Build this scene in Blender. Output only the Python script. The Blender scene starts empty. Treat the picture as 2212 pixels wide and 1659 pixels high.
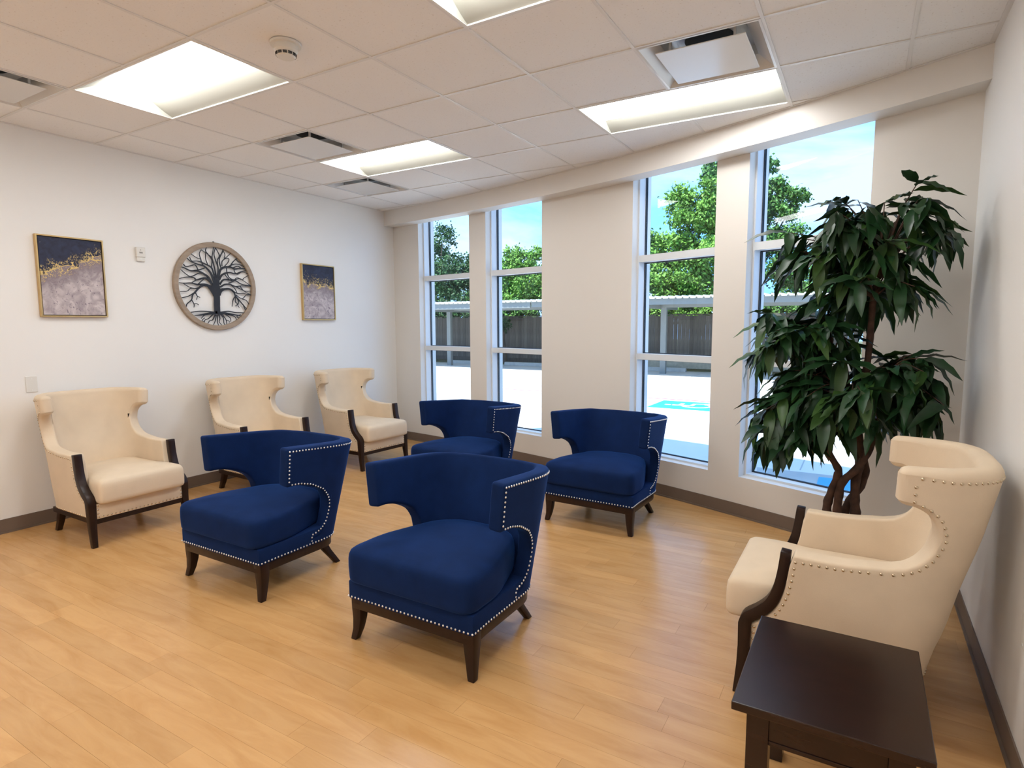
import bpy, bmesh, math, random
from mathutils import Vector, Matrix

# ------------------------------------------------------------------ camera, world, sun, exposure
SC = bpy.context.scene
COL = SC.collection
W, H = 2212, 1659
F_PX, CX, CY = 1270.50, 1118.66, 833.97
PITCH, ROLL, YAW = 0.10396, -0.00288, -0.53015
CAM = Vector((4.7413, -1.8089, 1.4650))
HC = 2.862                      # ceiling height
ZS = 2.6894                     # underside of the soffit
SA, SB, SR, SG = -2.6569, -13.7713, 17.7035, 0.1622   # soffit circle (plan) and wall gap
RW = SR + SG                    # radius of the curved window wall face
XL, XR = -0.462, 5.235          # left / right wall faces
YN = -4.30                      # wall behind the camera
T = 0.6096                      # ceiling module

fw = Vector((math.sin(YAW)*math.cos(PITCH), math.cos(YAW)*math.cos(PITCH), -math.sin(PITCH)))
rt = Vector((math.cos(YAW), -math.sin(YAW), 0)); up0 = rt.cross(fw)
r2 = rt*math.cos(ROLL) + up0*math.sin(ROLL); u2 = -rt*math.sin(ROLL) + up0*math.cos(ROLL)
cam = bpy.data.cameras.new('camera'); cam.sensor_width = 36.0; cam.sensor_fit = 'HORIZONTAL'
cam.lens = F_PX*36.0/W; cam.shift_x = (W/2-CX)/W; cam.shift_y = (CY-H/2)/W
cam.clip_start = 0.05; cam.clip_end = 300
co = bpy.data.objects.new('camera', cam); COL.objects.link(co)
co.matrix_world = Matrix(((r2.x, u2.x, -fw.x, CAM.x), (r2.y, u2.y, -fw.y, CAM.y), (r2.z, u2.z, -fw.z, CAM.z), (0, 0, 0, 1)))
SC.camera = co

def ray(x, y): return fw + r2*((x-CX)/F_PX) - u2*((y-CY)/F_PX)
def at(x, y, axis, v):
    d = ray(x, y); return CAM + d*((v-CAM[axis])/d[axis])
def proj(p):
    d = Vector(p)-CAM; z = d.dot(fw)
    return (CX+F_PX*d.dot(r2)/z, CY-F_PX*d.dot(u2)/z, z)

def build_world():
    w = bpy.data.worlds.new('sky'); SC.world = w; w.use_nodes = True
    nt = w.node_tree; nt.nodes.clear(); N = nt.nodes.new; L = nt.links.new
    out = N('ShaderNodeOutputWorld'); bg = N('ShaderNodeBackground'); tc = N('ShaderNodeTexCoord')
    mp = N('ShaderNodeMapping'); mp.inputs['Scale'].default_value = (1, 1, 2.6)
    nz = N('ShaderNodeTexNoise'); nz.inputs['Scale'].default_value = 3.2; nz.inputs['Detail'].default_value = 7; nz.inputs['Roughness'].default_value = .55
    nz.inputs['Distortion'].default_value = .4
    cr = N('ShaderNodeValToRGB'); cr.color_ramp.elements[0].position = .40; cr.color_ramp.elements[1].position = .60
    cr.color_ramp.elements[0].color = (.155, .43, 1.0, 1); cr.color_ramp.elements[1].color = (.37, .53, .78, 1)
    bg.inputs['Strength'].default_value = SKY
    L(tc.outputs['Generated'], mp.inputs['Vector']); L(mp.outputs[0], nz.inputs['Vector']); L(nz.outputs['Fac'], cr.inputs['Fac'])
    L(cr.outputs['Color'], bg.inputs['Color']); L(bg.outputs[0], out.inputs['Surface'])
SKY = 2.5; SUN = 10.0; LENS = 16.5
build_world()
sl = bpy.data.lights.new('sun', 'SUN'); sl.energy = SUN; sl.angle = 0.009; sl.color = (1, .96, .9)
so = bpy.data.objects.new('sun', sl); COL.objects.link(so); so.location = (0, 0, 20)
sd = Vector((0.22, 0.42, -0.88)).normalized()         # sun behind the building, high
so.rotation_euler = sd.to_track_quat('-Z', 'Y').to_euler()
SC.view_settings.view_transform = 'Standard'; SC.view_settings.look = 'None'
SC.view_settings.gamma = 1.0; SC.view_settings.exposure = 0.15; SC.view_settings.use_curve_mapping = False
R = random.Random(7)

# ------------------------------------------------------------------ materials
MATS = {}
def mat(name, col, rough=.6, metal=0, var=.0, vscale=8, bump=0, bscale=60, sheen=0, sheen_tint=None, coat=0, spec=.5, objvar=0, stretch=None, emis=None, estr=0):
    if name in MATS: return MATS[name]
    m = bpy.data.materials.new(name); m.use_nodes = True; MATS[name] = m
    nt = m.node_tree; b = nt.nodes['Principled BSDF']; N = nt.nodes.new; L = nt.links.new
    b.inputs['Base Color'].default_value = (*col, 1); b.inputs['Roughness'].default_value = rough; b.inputs['Metallic'].default_value = metal
    b.inputs['Specular IOR Level'].default_value = spec
    if sheen:
        b.inputs['Sheen Weight'].default_value = sheen; b.inputs['Sheen Roughness'].default_value = .35
        b.inputs['Sheen Tint'].default_value = (*(sheen_tint or col), 1)
    if coat: b.inputs['Coat Weight'].default_value = coat; b.inputs['Coat Roughness'].default_value = .12
    if emis: b.inputs['Emission Color'].default_value = (*emis, 1); b.inputs['Emission Strength'].default_value = estr
    tc = N('ShaderNodeTexCoord'); src = tc.outputs['Object']
    if stretch:
        mp = N('ShaderNodeMapping'); mp.inputs['Scale'].default_value = stretch; L(src, mp.inputs['Vector']); src = mp.outputs[0]
    if var or objvar:
        nz = N('ShaderNodeTexNoise'); nz.inputs['Scale'].default_value = vscale; nz.inputs['Detail'].default_value = 5; L(src, nz.inputs['Vector'])
        mr = N('ShaderNodeMapRange'); mr.inputs['From Min'].default_value = .25; mr.inputs['From Max'].default_value = .75
        mr.inputs['To Min'].default_value = 1-var; mr.inputs['To Max'].default_value = 1+var; L(nz.outputs['Fac'], mr.inputs['Value'])
        val = mr.outputs[0]
        if objvar:
            oi = N('ShaderNodeObjectInfo'); ge = N('ShaderNodeNewGeometry')
            ad = N('ShaderNodeMath'); ad.operation = 'ADD'; L(oi.outputs['Random'], ad.inputs[0]); L(ge.outputs['Random Per Island'], ad.inputs[1])
            fr = N('ShaderNodeMath'); fr.operation = 'FRACT'; L(ad.outputs[0], fr.inputs[0])
            m2 = N('ShaderNodeMapRange'); m2.inputs['To Min'].default_value = 1-objvar; m2.inputs['To Max'].default_value = 1+objvar; L(fr.outputs[0], m2.inputs['Value'])
            mu = N('ShaderNodeMath'); mu.operation = 'MULTIPLY'; L(val, mu.inputs[0]); L(m2.outputs[0], mu.inputs[1]); val = mu.outputs[0]
        mx = N('ShaderNodeVectorMath'); mx.operation = 'SCALE'; mx.inputs[0].default_value = col; L(val, mx.inputs['Scale']); L(mx.outputs[0], b.inputs['Base Color'])
    if bump:
        n2 = N('ShaderNodeTexNoise'); n2.inputs['Scale'].default_value = bscale; n2.inputs['Detail'].default_value = 4; L(src, n2.inputs['Vector'])
        bp = N('ShaderNodeBump'); bp.inputs['Strength'].default_value = bump; bp.inputs['Distance'].default_value = .004
        L(n2.outputs['Fac'], bp.inputs['Height']); L(bp.outputs[0], b.inputs['Normal'])
    return m

M_WALLF = mat('window_wall_paint', (.76, .72, .67), .55, var=.012, vscale=1.2, bump=.05, bscale=160)  # tan paint, with the piers' weaker light also darkened into its colour
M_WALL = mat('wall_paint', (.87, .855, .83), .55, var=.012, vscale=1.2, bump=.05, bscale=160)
M_SOFFIT = mat('soffit_paint', (.80, .77, .73), .55, var=.01, vscale=1.2)
M_BASE = mat('rubber_base', (.17, .125, .095), .5, var=.05)
M_TEE = mat('tee_white', (.80, .78, .76), .4)
M_WHITE = mat('white_enamel', (.84, .84, .80), .35)
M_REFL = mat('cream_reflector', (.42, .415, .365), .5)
M_PLASTIC = mat('ivory_plastic', (.78, .76, .71), .4)
M_ALU = mat('white_aluminium', (.72, .75, .78), .35, spec=.5)
M_GASKET = mat('black_gasket', (.012, .018, .028), .5)
M_BLUE = mat('navy_velvet', (.005, .019, .080), .8, var=.18, vscale=9, bump=.12, bscale=240, sheen=.30, sheen_tint=(.05, .24, .90), spec=.1)
M_CREAM = mat('cream_velvet', (.74, .60, .44), .8, var=.05, vscale=7, bump=.10, bscale=260, sheen=.25, sheen_tint=(1, .85, .65), spec=.2)
M_WOOD = mat('espresso_wood', (.020, .008, .005), .36, var=.35, vscale=14, stretch=(3, 3, .6), spec=.32)
M_TABLE = mat('espresso_table', (.022, .009, .006), .24, var=.25, vscale=10, stretch=(1, 6, 6), bump=.04, bscale=90, spec=.45)
M_NAIL_S = mat('silver_nail', (.92, .92, .92), .3, .9)
M_NAIL_B = mat('antique_nail', (.62, .52, .38), .25, 1)
M_GOLD = mat('gold_frame', (.62, .43, .19), .35, .75, var=.08)
M_FRAMEDARK = mat('frame_liner', (.05, .03, .025), .5)
M_RINGWOOD = mat('grey_brown_wood', (.34, .26, .19), .6, var=.18, vscale=9, stretch=(1, 1, 4))
M_BLACKMETAL = mat('black_metal', (.012, .012, .016), .45)
M_DARK = mat('dark_void', (.02, .018, .016), .7)
M_VENTMETAL = mat('vent_metal', (.74, .73, .71), .22, .0, spec=.6)
M_LEAF = [mat('leaf_dark', (.014, .050, .016), .42, var=.35, vscale=12, objvar=.35, spec=.45), mat('leaf_green', (.035, .085, .018), .42, var=.3, vscale=12, objvar=.3, spec=.45)]
M_BARK = mat('tree_bark', (.075, .036, .022), .8, var=.5, vscale=22, bump=.5, bscale=60)
M_SOIL = mat('pot_dark', (.03, .025, .022), .6)
M_CONC = mat('concrete', (.62, .61, .58), .85, var=.06, vscale=.6)
M_ASPH = mat('grey_walk', (.36, .37, .37), .9, var=.12, vscale=2)
M_PAINTB = mat('blue_paint', (.02, .30, .72), .7)
M_PAINTW = mat('white_paint', (.85, .87, .88), .7)
M_PAINTR = mat('red_paint', (.75, .15, .15), .7)
M_FENCE = mat('weathered_fence', (.135, .118, .100), .9, var=.35, vscale=3, stretch=(6, 6, .8), objvar=.25)
M_STEEL = mat('carport_steel', (.20, .21, .20), .5, var=.04)
M_ROOF = mat('carport_roof', (.55, .55, .52), .5)
M_STOP = mat('kerb_concrete', (.42, .41, .38), .9, var=.15)
M_TIMBER = mat('pale_timber', (.50, .44, .33), .9, var=.2)
M_GRASS = mat('verge_earth', (.10, .11, .05), 1, var=.4, vscale=2)
M_TRUNK = mat('outdoor_trunk', (.10, .075, .055), .95, var=.3)
M_FOL = [mat('foliage_light', (.13, .27, .040), .6, var=.35, vscale=1.1, objvar=.45, spec=.3), mat('foliage_mid', (.075, .18, .034), .6, var=.35, vscale=1.1, objvar=.45, spec=.3), mat('foliage_deep', (.034, .092, .026), .6, var=.35, vscale=1.1, objvar=.45, spec=.3)]

def mat_tile():
    m = mat('ceiling_tile', (.90, .885, .87), .85)
    nt = m.node_tree; b = nt.nodes['Principled BSDF']; N = nt.nodes.new; L = nt.links.new
    tc = N('ShaderNodeTexCoord'); nz = N('ShaderNodeTexNoise'); nz.inputs['Scale'].default_value = 90; nz.inputs['Detail'].default_value = 2
    L(tc.outputs['Object'], nz.inputs['Vector'])
    cr = N('ShaderNodeValToRGB'); e = cr.color_ramp.elements
    e[0].position = .27; e[0].color = (.74, .70, .66, 1); e[1].position = .36; e[1].color = (.90, .885, .87, 1)
    L(nz.outputs['Fac'], cr.inputs['Fac']); L(cr.outputs[0], b.inputs['Base Color'])
    bp = N('ShaderNodeBump'); bp.inputs['Strength'].default_value = .25; bp.inputs['Distance'].default_value = .003
    L(nz.outputs['Fac'], bp.inputs['Height']); L(bp.outputs[0], b.inputs['Normal'])
    return m
M_TILE = mat_tile()

def mat_floor():
    m = bpy.data.materials.new('maple_plank'); m.use_nodes = True
    nt = m.node_tree; b = nt.nodes['Principled BSDF']; N = nt.nodes.new; L = nt.links.new
    ge = N('ShaderNodeNewGeometry'); oi = N('ShaderNodeObjectInfo')
    mp = N('ShaderNodeMapping'); mp.inputs['Scale'].default_value = (1.6, 9, 1); L(ge.outputs['Position'], mp.inputs['Vector'])
    nz = N('ShaderNodeTexNoise'); nz.inputs['Scale'].default_value = 1.6; nz.inputs['Detail'].default_value = 6; nz.inputs['Roughness'].default_value = .6; nz.inputs['Distortion'].default_value = .8
    L(mp.outputs[0], nz.inputs['Vector'])
    cr = N('ShaderNodeValToRGB'); e = cr.color_ramp.elements
    e[0].position = .3; e[0].color = (.545, .285, .100, 1); e[1].position = .62; e[1].color = (.63, .360, .145, 1)
    L(nz.outputs['Fac'], cr.inputs['Fac'])
    n2 = N('ShaderNodeTexNoise'); n2.inputs['Scale'].default_value = 22; n2.inputs['Detail'].default_value = 3; n2.inputs['Distortion'].default_value = 1.5; L(mp.outputs[0], n2.inputs['Vector'])
    c2 = N('ShaderNodeMapRange'); c2.inputs['From Min'].default_value = .72; c2.inputs['From Max'].default_value = .8; c2.inputs['To Min'].default_value = 1; c2.inputs['To Max'].default_value = .8
    L(n2.outputs['Fac'], c2.inputs['Value'])
    ad = N('ShaderNodeMath'); ad.operation = 'ADD'; L(oi.outputs['Random'], ad.inputs[0]); L(ge.outputs['Random Per Island'], ad.inputs[1])
    fr = N('ShaderNodeMath'); fr.operation = 'FRACT'; L(ad.outputs[0], fr.inputs[0])
    m2 = N('ShaderNodeMapRange'); m2.inputs['To Min'].default_value = .93; m2.inputs['To Max'].default_value = 1.06; L(fr.outputs[0], m2.inputs['Value'])
    mu = N('ShaderNodeMath'); mu.operation = 'MULTIPLY'; L(c2.outputs[0], mu.inputs[0]); L(m2.outputs[0], mu.inputs[1])
    sc = N('ShaderNodeVectorMath'); sc.operation = 'SCALE'; L(cr.outputs[0], sc.inputs[0]); L(mu.outputs[0], sc.inputs['Scale']); L(sc.outputs[0], b.inputs['Base Color'])
    b.inputs['Roughness'].default_value = .27; b.inputs['Specular IOR Level'].default_value = .5
    return m
M_FLOOR = mat_floor()
M_SUB = mat('plank_joint', (.40, .22, .09), .9)

def mat_glass():
    m = bpy.data.materials.new('window_glass'); m.use_nodes = True; nt = m.node_tree; nt.nodes.clear(); N = nt.nodes.new; L = nt.links.new
    o = N('ShaderNodeOutputMaterial'); mx = N('ShaderNodeMixShader'); t = N('ShaderNodeBsdfTransparent'); g = N('ShaderNodeBsdfGlossy'); f = N('ShaderNodeLayerWeight')
    pw = N('ShaderNodeMath'); pw.operation = 'POWER'; pw.inputs[1].default_value = 5; ma = N('ShaderNodeMath'); ma.operation = 'MULTIPLY_ADD'; ma.inputs[1].default_value = .9; ma.inputs[2].default_value = .02
    t.inputs[0].default_value = (.95, .985, .98, 1); g.inputs['Roughness'].default_value = 0.0; f.inputs['Blend'].default_value = .5
    L(f.outputs['Facing'], pw.inputs[0]); L(pw.outputs[0], ma.inputs[0]); L(ma.outputs[0], mx.inputs[0])
    L(t.outputs[0], mx.inputs[1]); L(g.outputs[0], mx.inputs[2]); L(mx.outputs[0], o.inputs['Surface']); return m
M_GLASS = mat_glass()

def mat_lens():
    m = bpy.data.materials.new('light_lens'); m.use_nodes = True; nt = m.node_tree; nt.nodes.clear(); N = nt.nodes.new; L = nt.links.new
    o = N('ShaderNodeOutputMaterial'); e = N('ShaderNodeEmission'); e.inputs[0].default_value = (1, 1.0, .985, 1); e.inputs[1].default_value = LENS
    L(e.outputs[0], o.inputs['Surface']); return m
M_LENS = mat_lens()

def mat_art(name, v_left, v_right, seed):
    """abstract canvas: navy above, gold fringe, mauve-grey clouds below (u along local x, v along local z, 0..1)"""
    m = bpy.data.materials.new(name); m.use_nodes = True; nt = m.node_tree; b = nt.nodes['Principled BSDF']; N = nt.nodes.new; L = nt.links.new
    tc = N('ShaderNodeTexCoord'); sp = N('ShaderNodeSeparateXYZ'); L(tc.outputs['Generated'], sp.inputs[0])
    mp = N('ShaderNodeMapping'); mp.inputs['Location'].default_value = (seed, 0, seed*2); mp.inputs['Scale'].default_value = (1, 0, 1.35); L(tc.outputs['Generated'], mp.inputs['Vector'])
    def noise(s, d=5, dist=0.0):
        n = N('ShaderNodeTexNoise'); n.inputs['Scale'].default_value = s; n.inputs['Detail'].default_value = d; n.inputs['Distortion'].default_value = dist; L(mp.outputs[0], n.inputs['Vector']); return n.outputs['Fac']
    def math_(op, a, bb):
        n = N('ShaderNodeMath'); n.operation = op
        for i, q in enumerate((a, bb)):
            if isinstance(q, (int, float)): n.inputs[i].default_value = q
            else: L(q, n.inputs[i])
        return n.outputs[0]
    def mix(fac, c1, c2):
        n = N('ShaderNodeMix'); n.data_type = 'RGBA'; L(fac, n.inputs['Factor'])
        for i, q in ((6, c1), (7, c2)):
            if isinstance(q, tuple): n.inputs[i].default_value = (*q, 1)
            else: L(q, n.inputs[i])
        return n.outputs[2]
    def rng(v, a, bb):
        n = N('ShaderNodeMapRange'); n.inputs['From Min'].default_value = a; n.inputs['From Max'].default_value = bb; L(v, n.inputs['Value']); return n.outputs[0]
    edge = math_('ADD', math_('MULTIPLY', sp.outputs[0], v_right-v_left), v_left)
    d = math_('SUBTRACT', sp.outputs[2], edge)
    d = math_('ADD', d, math_('MULTIPLY', math_('SUBTRACT', noise(5, 6, 1.2), .5), .42))
    clouds = mix(rng(noise(4, 7, 1.8), .35, .65), (.36, .30, .32), (.62, .55, .55))
    veins = mix(rng(noise(9, 6, 3.5), .60, .66), clouds, (.22, .18, .22))
    low = mix(rng(d, -.28, -.06), veins, (.25, .20, .225))
    navy = mix(rng(noise(7, 4, 1), .3, .7), (.010, .012, .032), (.022, .03, .075))
    stars = mix(rng(noise(38, 2, 0), .73, .76), navy, (.55, .55, .6))
    base = mix(rng(d, -.005, .012), low, stars)
    band = math_('MULTIPLY', rng(d, -.10, -.02), rng(math_('MULTIPLY', d, -1), -.16, -.03))
    gm = math_('MULTIPLY', band, rng(noise(17, 4, 2.5), .52, .58))
    line = rng(math_('ABSOLUTE', math_('ADD', d, .004), 0), .022, .012)
    gm2 = math_('MAXIMUM', gm, math_('MULTIPLY', line, rng(noise(6, 2, 0), .42, .5)))
    col = mix(gm2, base, (.72, .53, .20))
    L(col, b.inputs['Base Color']); b.inputs['Roughness'].default_value = .6
    return m
M_ART1 = mat_art('abstract_canvas_a', .50, .80, 1.3)
M_ART2 = mat_art('abstract_canvas_b', .70, .60, 4.7)

# ------------------------------------------------------------------ mesh helpers
class MB:
    def __init__(s): s.v = []; s.f = []
    def add(s, vs, fs):
        n = len(s.v); s.v += [tuple(p) for p in vs]; s.f += [tuple(i+n for i in f) for f in fs]; return s
    def box(s, a, b):
        x0, y0, z0 = a; x1, y1, z1 = b
        return s.add([(x0,y0,z0),(x1,y0,z0),(x1,y1,z0),(x0,y1,z0),(x0,y0,z1),(x1,y0,z1),(x1,y1,z1),(x0,y1,z1)],
                     [(3,2,1,0),(4,5,6,7),(0,1,5,4),(1,2,6,5),(2,3,7,6),(3,0,4,7)])
    def loft(s, secs, cap=True, closed=False):
        n = len(secs[0]); vs = [p for q in secs for p in q]; fs = []
        m = len(secs)
        for i in range(m if closed else m-1):
            j = (i+1) % m
            for k in range(n): fs.append((i*n+k, i*n+(k+1)%n, j*n+(k+1)%n, j*n+k))
        if cap and not closed: fs += [tuple(range(n-1, -1, -1)), tuple((m-1)*n+k for k in range(n))]
        return s.add(vs, fs)
    def prism(s, poly, z0, z1):
        n = len(poly)
        return s.add([(x, y, z0) for x, y in poly]+[(x, y, z1) for x, y in poly],
                     [tuple(range(n-1, -1, -1)), tuple(range(n, 2*n))]+[(i, (i+1)%n, n+(i+1)%n, n+i) for i in range(n)])
    def tube(s, pts, rad, n=8):
        pts = [Vector(p) for p in pts]; secs = []; ref = None
        for i, p in enumerate(pts):
            t = (pts[min(i+1, len(pts)-1)]-pts[max(i-1, 0)]).normalized()
            if ref is None: ref = t.orthogonal().normalized()
            a = (ref-t*ref.dot(t)).normalized(); b = t.cross(a); ref = a
            r = rad[i] if isinstance(rad, (list, tuple)) else rad
            secs.append([p+(a*math.cos(2*math.pi*k/n)+b*math.sin(2*math.pi*k/n))*r for k in range(n)])
        return s.loft(secs)
    def disc(s, c, r, z0, z1, n=20, r1=None):
        r1 = r if r1 is None else r1
        return s.loft([[(c[0]+r*math.cos(2*math.pi*k/n), c[1]+r*math.sin(2*math.pi*k/n), z0) for k in range(n)],
                       [(c[0]+r1*math.cos(2*math.pi*k/n), c[1]+r1*math.sin(2*math.pi*k/n), z1) for k in range(n)]])
    def mesh(s, name, smooth=None, bevel=0, seg=2, fix=True):
        me = bpy.data.meshes.new(name); me.from_pydata(s.v, [], s.f)
        if fix or bevel:
            bm = bmesh.new(); bm.from_mesh(me)
            bmesh.ops.remove_doubles(bm, verts=bm.verts, dist=1e-5)
            bmesh.ops.recalc_face_normals(bm, faces=bm.faces)
            if bevel:
                es = [e for e in bm.edges if len(e.link_faces) == 2 and e.calc_face_angle(0) > .5]
                bmesh.ops.bevel(bm, geom=es, offset=bevel, segments=seg, affect='EDGES', profile=.5)
            bm.to_mesh(me); bm.free()
        finish(me, smooth); return me
def finish(me, smooth):
    if smooth is not None:
        for p in me.polygons: p.use_smooth = True
        me.set_sharp_from_angle(angle=math.radians(smooth))
def put(name, me, m=None, parent=None, loc=None, rz=None):
    o = bpy.data.objects.new(name, me); COL.objects.link(o)
    if m is not None and not me.materials: me.materials.append(m)
    if parent is not None: o.parent = parent
    if loc is not None: o.location = loc
    if rz is not None: o.rotation_euler = (0, 0, rz)
    return o
def empty(name, loc=(0, 0, 0), rz=0, parent=None):
    o = bpy.data.objects.new(name, None); COL.objects.link(o); o.location = loc; o.rotation_euler = (0, 0, rz); o.empty_display_size = .1
    if parent is not None: o.parent = parent
    return o
def tag(o, label=None, cat=None, group=None, kind=None):
    for k, v in (('label', label), ('category', cat), ('group', group), ('kind', kind)):
        if v: o[k] = v
    return o
def copy_tree(o, parent=None):
    c = o.copy(); COL.objects.link(c); c.parent = parent
    for ch in list(o.children): copy_tree(ch, c)
    return c
def bake(me, mods):
    """run modifiers on a mesh and return the resulting mesh"""
    o = bpy.data.objects.new('tmp', me); COL.objects.link(o)
    for typ, kw in mods:
        md = o.modifiers.new(typ, typ)
        for k, v in kw.items(): setattr(md, k, v)
    dg = bpy.context.evaluated_depsgraph_get(); dg.update()
    r = bpy.data.meshes.new_from_object(o.evaluated_get(dg)); bpy.data.objects.remove(o); return r
def lerp_curve(pts, t):
    if t <= pts[0][0]: return pts[0][1]
    for (a, va), (b, vb) in zip(pts, pts[1:]):
        if t <= b: return va+(vb-va)*(t-a)/(b-a)
    return pts[-1][1]
def smooth_path(pts, n=6):
    """Catmull-Rom through points"""
    P = [Vector(p) for p in pts]; out = []
    for i in range(len(P)-1):
        p0, p1, p2, p3 = P[max(i-1, 0)], P[i], P[i+1], P[min(i+2, len(P)-1)]
        for k in range(n):
            t = k/n
            out.append(.5*((2*p1)+(p2-p0)*t+(2*p0-5*p1+4*p2-p3)*t*t+(3*p1-p0-3*p2+p3)*t**3))
    out.append(P[-1]); return out
def wc(th, r, z): return (SA+r*math.sin(th), SB+r*math.cos(th), z)
def th_x(x, r): return math.asin((x-SA)/r)
def curved_block(mb, t0, t1, ra, rb, z0, z1, step=.006):
    n = max(1, int(math.ceil((t1-t0)/step)))
    secs = []
    for i in range(n+1):
        t = t0+(t1-t0)*i/n
        secs.append([wc(t, ra, z0), wc(t, rb, z0), wc(t, rb, z1), wc(t, ra, z1)])
    return mb.loft(secs)
def in_frame(p, m=60):
    x, y, z = proj(p); return z > .1 and -m < x < W+m and -m < y < H+m

def clip(poly, n, c):            # keep n.p <= c
    out = []
    for i in range(len(poly)):
        p, q = poly[i], poly[(i+1) % len(poly)]; dp = n[0]*p[0]+n[1]*p[1]-c; dq = n[0]*q[0]+n[1]*q[1]-c
        if dp <= 0: out.append(p)
        if dp*dq < 0: s = dp/(dp-dq); out.append((p[0]+(q[0]-p[0])*s, p[1]+(q[1]-p[1])*s))
    return out
def area(p): return abs(sum(p[i][0]*p[(i+1) % len(p)][1]-p[(i+1) % len(p)][0]*p[i][1] for i in range(len(p))))/2
def clip_arc(poly, r):
    """keep the part of a plan polygon inside the circle of radius r about the curved wall's centre"""
    lo = min(p[0] for p in poly); hi = max(p[0] for p in poly); t0, t1 = th_x(lo, r)-.01, th_x(hi, r)+.01; n = max(2, int((t1-t0)/.008))
    for k in range(n+1):
        t = t0+(t1-t0)*k/n; nn = (math.sin(t), math.cos(t)); poly = clip(poly, nn, r+nn[0]*SA+nn[1]*SB)
        if len(poly) < 3: return []
    return poly
def room_poly(m, off): return clip_arc([(XL-m, YN-m), (XR+m, YN-m), (XR+m, 4.6), (XL-m, 4.6)], RW+off)

# ------------------------------------------------------------------ floor
TL, TR = th_x(XL, RW), th_x(XR, RW)
floor = tag(put('floor', MB().prism(room_poly(.2, .25), -.16, -.0045).mesh('floor'), M_SUB), 'light maple plank floor with faint joints', None, None, 'structure')
PW, PL = .0995, .914
row0 = int(math.floor((YN+.83)/PW)); planks = []
for k in range(row0, 52):
    y0 = -.83+PW*k
    off = {-1: 2.214, 0: 1.876, 1: 2.222}.get(k, R.random()*PL)
    x = off-PL*math.ceil((off-XL)/PL)
    while x < XR:
        a, b = max(x, XL), min(x+PL, XR)
        yc = y0+PW/2; xm = (a+b)/2
        if b-a > .02 and SB+math.sqrt(RW**2-(a-SA)**2)+.1 > y0 and y0+PW > YN: planks.append((a, b, y0))
        x += PL
def plank_px(p):
    a, b, y = p; q = [proj((xx, yy, 0)) for xx, yy in ((a, y), (b, y), (b, y+PW), (a, y+PW))]
    c = proj(((a+b)/2, y+PW/2, 0))
    if min(z for _, _, z in q) < .3 or not (-40 < c[0] < W+40 and -40 < c[1] < H+60): return 0
    return abs(sum(q[i][0]*q[(i+1) % 4][1]-q[(i+1) % 4][0]*q[i][1] for i in range(4)))/2
planks.sort(key=plank_px, reverse=True)
def plank_poly(a, b, y0):
    g = .0003; q = [(a+g, y0+g), (b-g, y0+g), (b-g, y0+PW-g), (a+g, y0+PW-g)]
    return q, clip_arc(q, RW+.12)
def plank_mb(a, b, y0, mb): g = .0003; return mb.box((a+g, y0+g, -.0045), (b-g, y0+PW-g, 0))
full = {}
rest = MB()
for i, (a, b, y0) in enumerate(planks):
    q, qc = plank_poly(a, b, y0)
    if len(qc) < 3: continue
    if area(qc) < area(q)-1e-5:
        if i < 290: put('plank', MB().prism(qc, -.0045, 0).mesh('plank'), M_FLOOR, floor)
        else: rest.prism(qc, -.0045, 0)
        continue
    if i < 290 and plank_px((a, b, y0)) > 0:
        key = round(b-a, 3)
        if key not in full: full[key] = plank_mb(0, b-a, 0, MB()).mesh('plank')
        put('plank', full[key], M_FLOOR, floor, (a, y0, 0))
    else: plank_mb(a, b, y0, rest)
tag(put('plank_field', rest.mesh('plank_field', fix=False), M_FLOOR, floor), 'remaining maple planks', None, None, 'stuff')

# ------------------------------------------------------------------ walls, soffit, baseboards
tag(put('wall_left', MB().box((XL-.2, YN, 0), (XL, 4.12, HC+.25)).mesh('wall_left'), M_WALL), 'off-white painted wall carrying the pictures', None, None, 'structure')
tag(put('wall_right', MB().box((XR, YN, 0), (XR+.2, 2.55, HC+.25)).mesh('wall_right'), M_WALL), 'off-white painted wall beside the cream armchair', None, None, 'structure')
tag(put('wall_near', MB().box((XL-.2, YN-.2, 0), (XR+.2, YN, HC+.25)).mesh('wall_near'), M_WALL), 'off-white wall behind the viewpoint', None, None, 'structure')
WIN = [(2.660/RW, 3.533/RW), (3.796/RW, 4.621/RW), (5.722/RW, 6.525/RW), (6.792/RW, 7.624/RW)]
SILL, HEAD = .309, 2.90
wm = MB(); t = TL-.004
for a, b in WIN:
    curved_block(wm, t, a, RW, RW+.26, 0, HC+.25)
    curved_block(wm, a, b, RW, RW+.26, 0, SILL)
    curved_block(wm, a, b, RW, RW+.26, HEAD, HC+.25); t = b
curved_block(wm, t, TR+.004, RW, RW+.26, 0, HC+.25)
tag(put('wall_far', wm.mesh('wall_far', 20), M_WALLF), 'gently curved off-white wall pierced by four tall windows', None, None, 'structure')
rf = MB().prism(room_poly(.2, .26), HC+.31, 4.9)
tag(put('roof', rf.mesh('roof', 20), M_WALL), 'flat roof and parapet above the ceiling', None, None, 'structure')
TSL, TSR = th_x(XL, SR), th_x(XR, SR)
tag(put('trim_1', curved_block(MB(), TSL, TSR, SR, RW+.002, ZS, HC+.02).mesh('trim_1', 30), M_SOFFIT), 'curved off-white soffit running above the windows', None, None, 'structure')
bb = MB(); curved_block(bb, TL, TR, RW-.006, RW-.0005, 0, .1016); curved_block(bb, TL, TR, RW-.014, RW-.006, 0, .012)
tag(put('baseboard_far', bb.mesh('baseboard_far', 30), M_BASE), 'brown rubber cove base along the curved window wall', None, None, 'structure')
bl = MB().box((XL+.0005, YN, 0), (XL+.006, 3.93, .1016)).box((XL+.006, YN, 0), (XL+.014, 3.92, .012))
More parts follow.
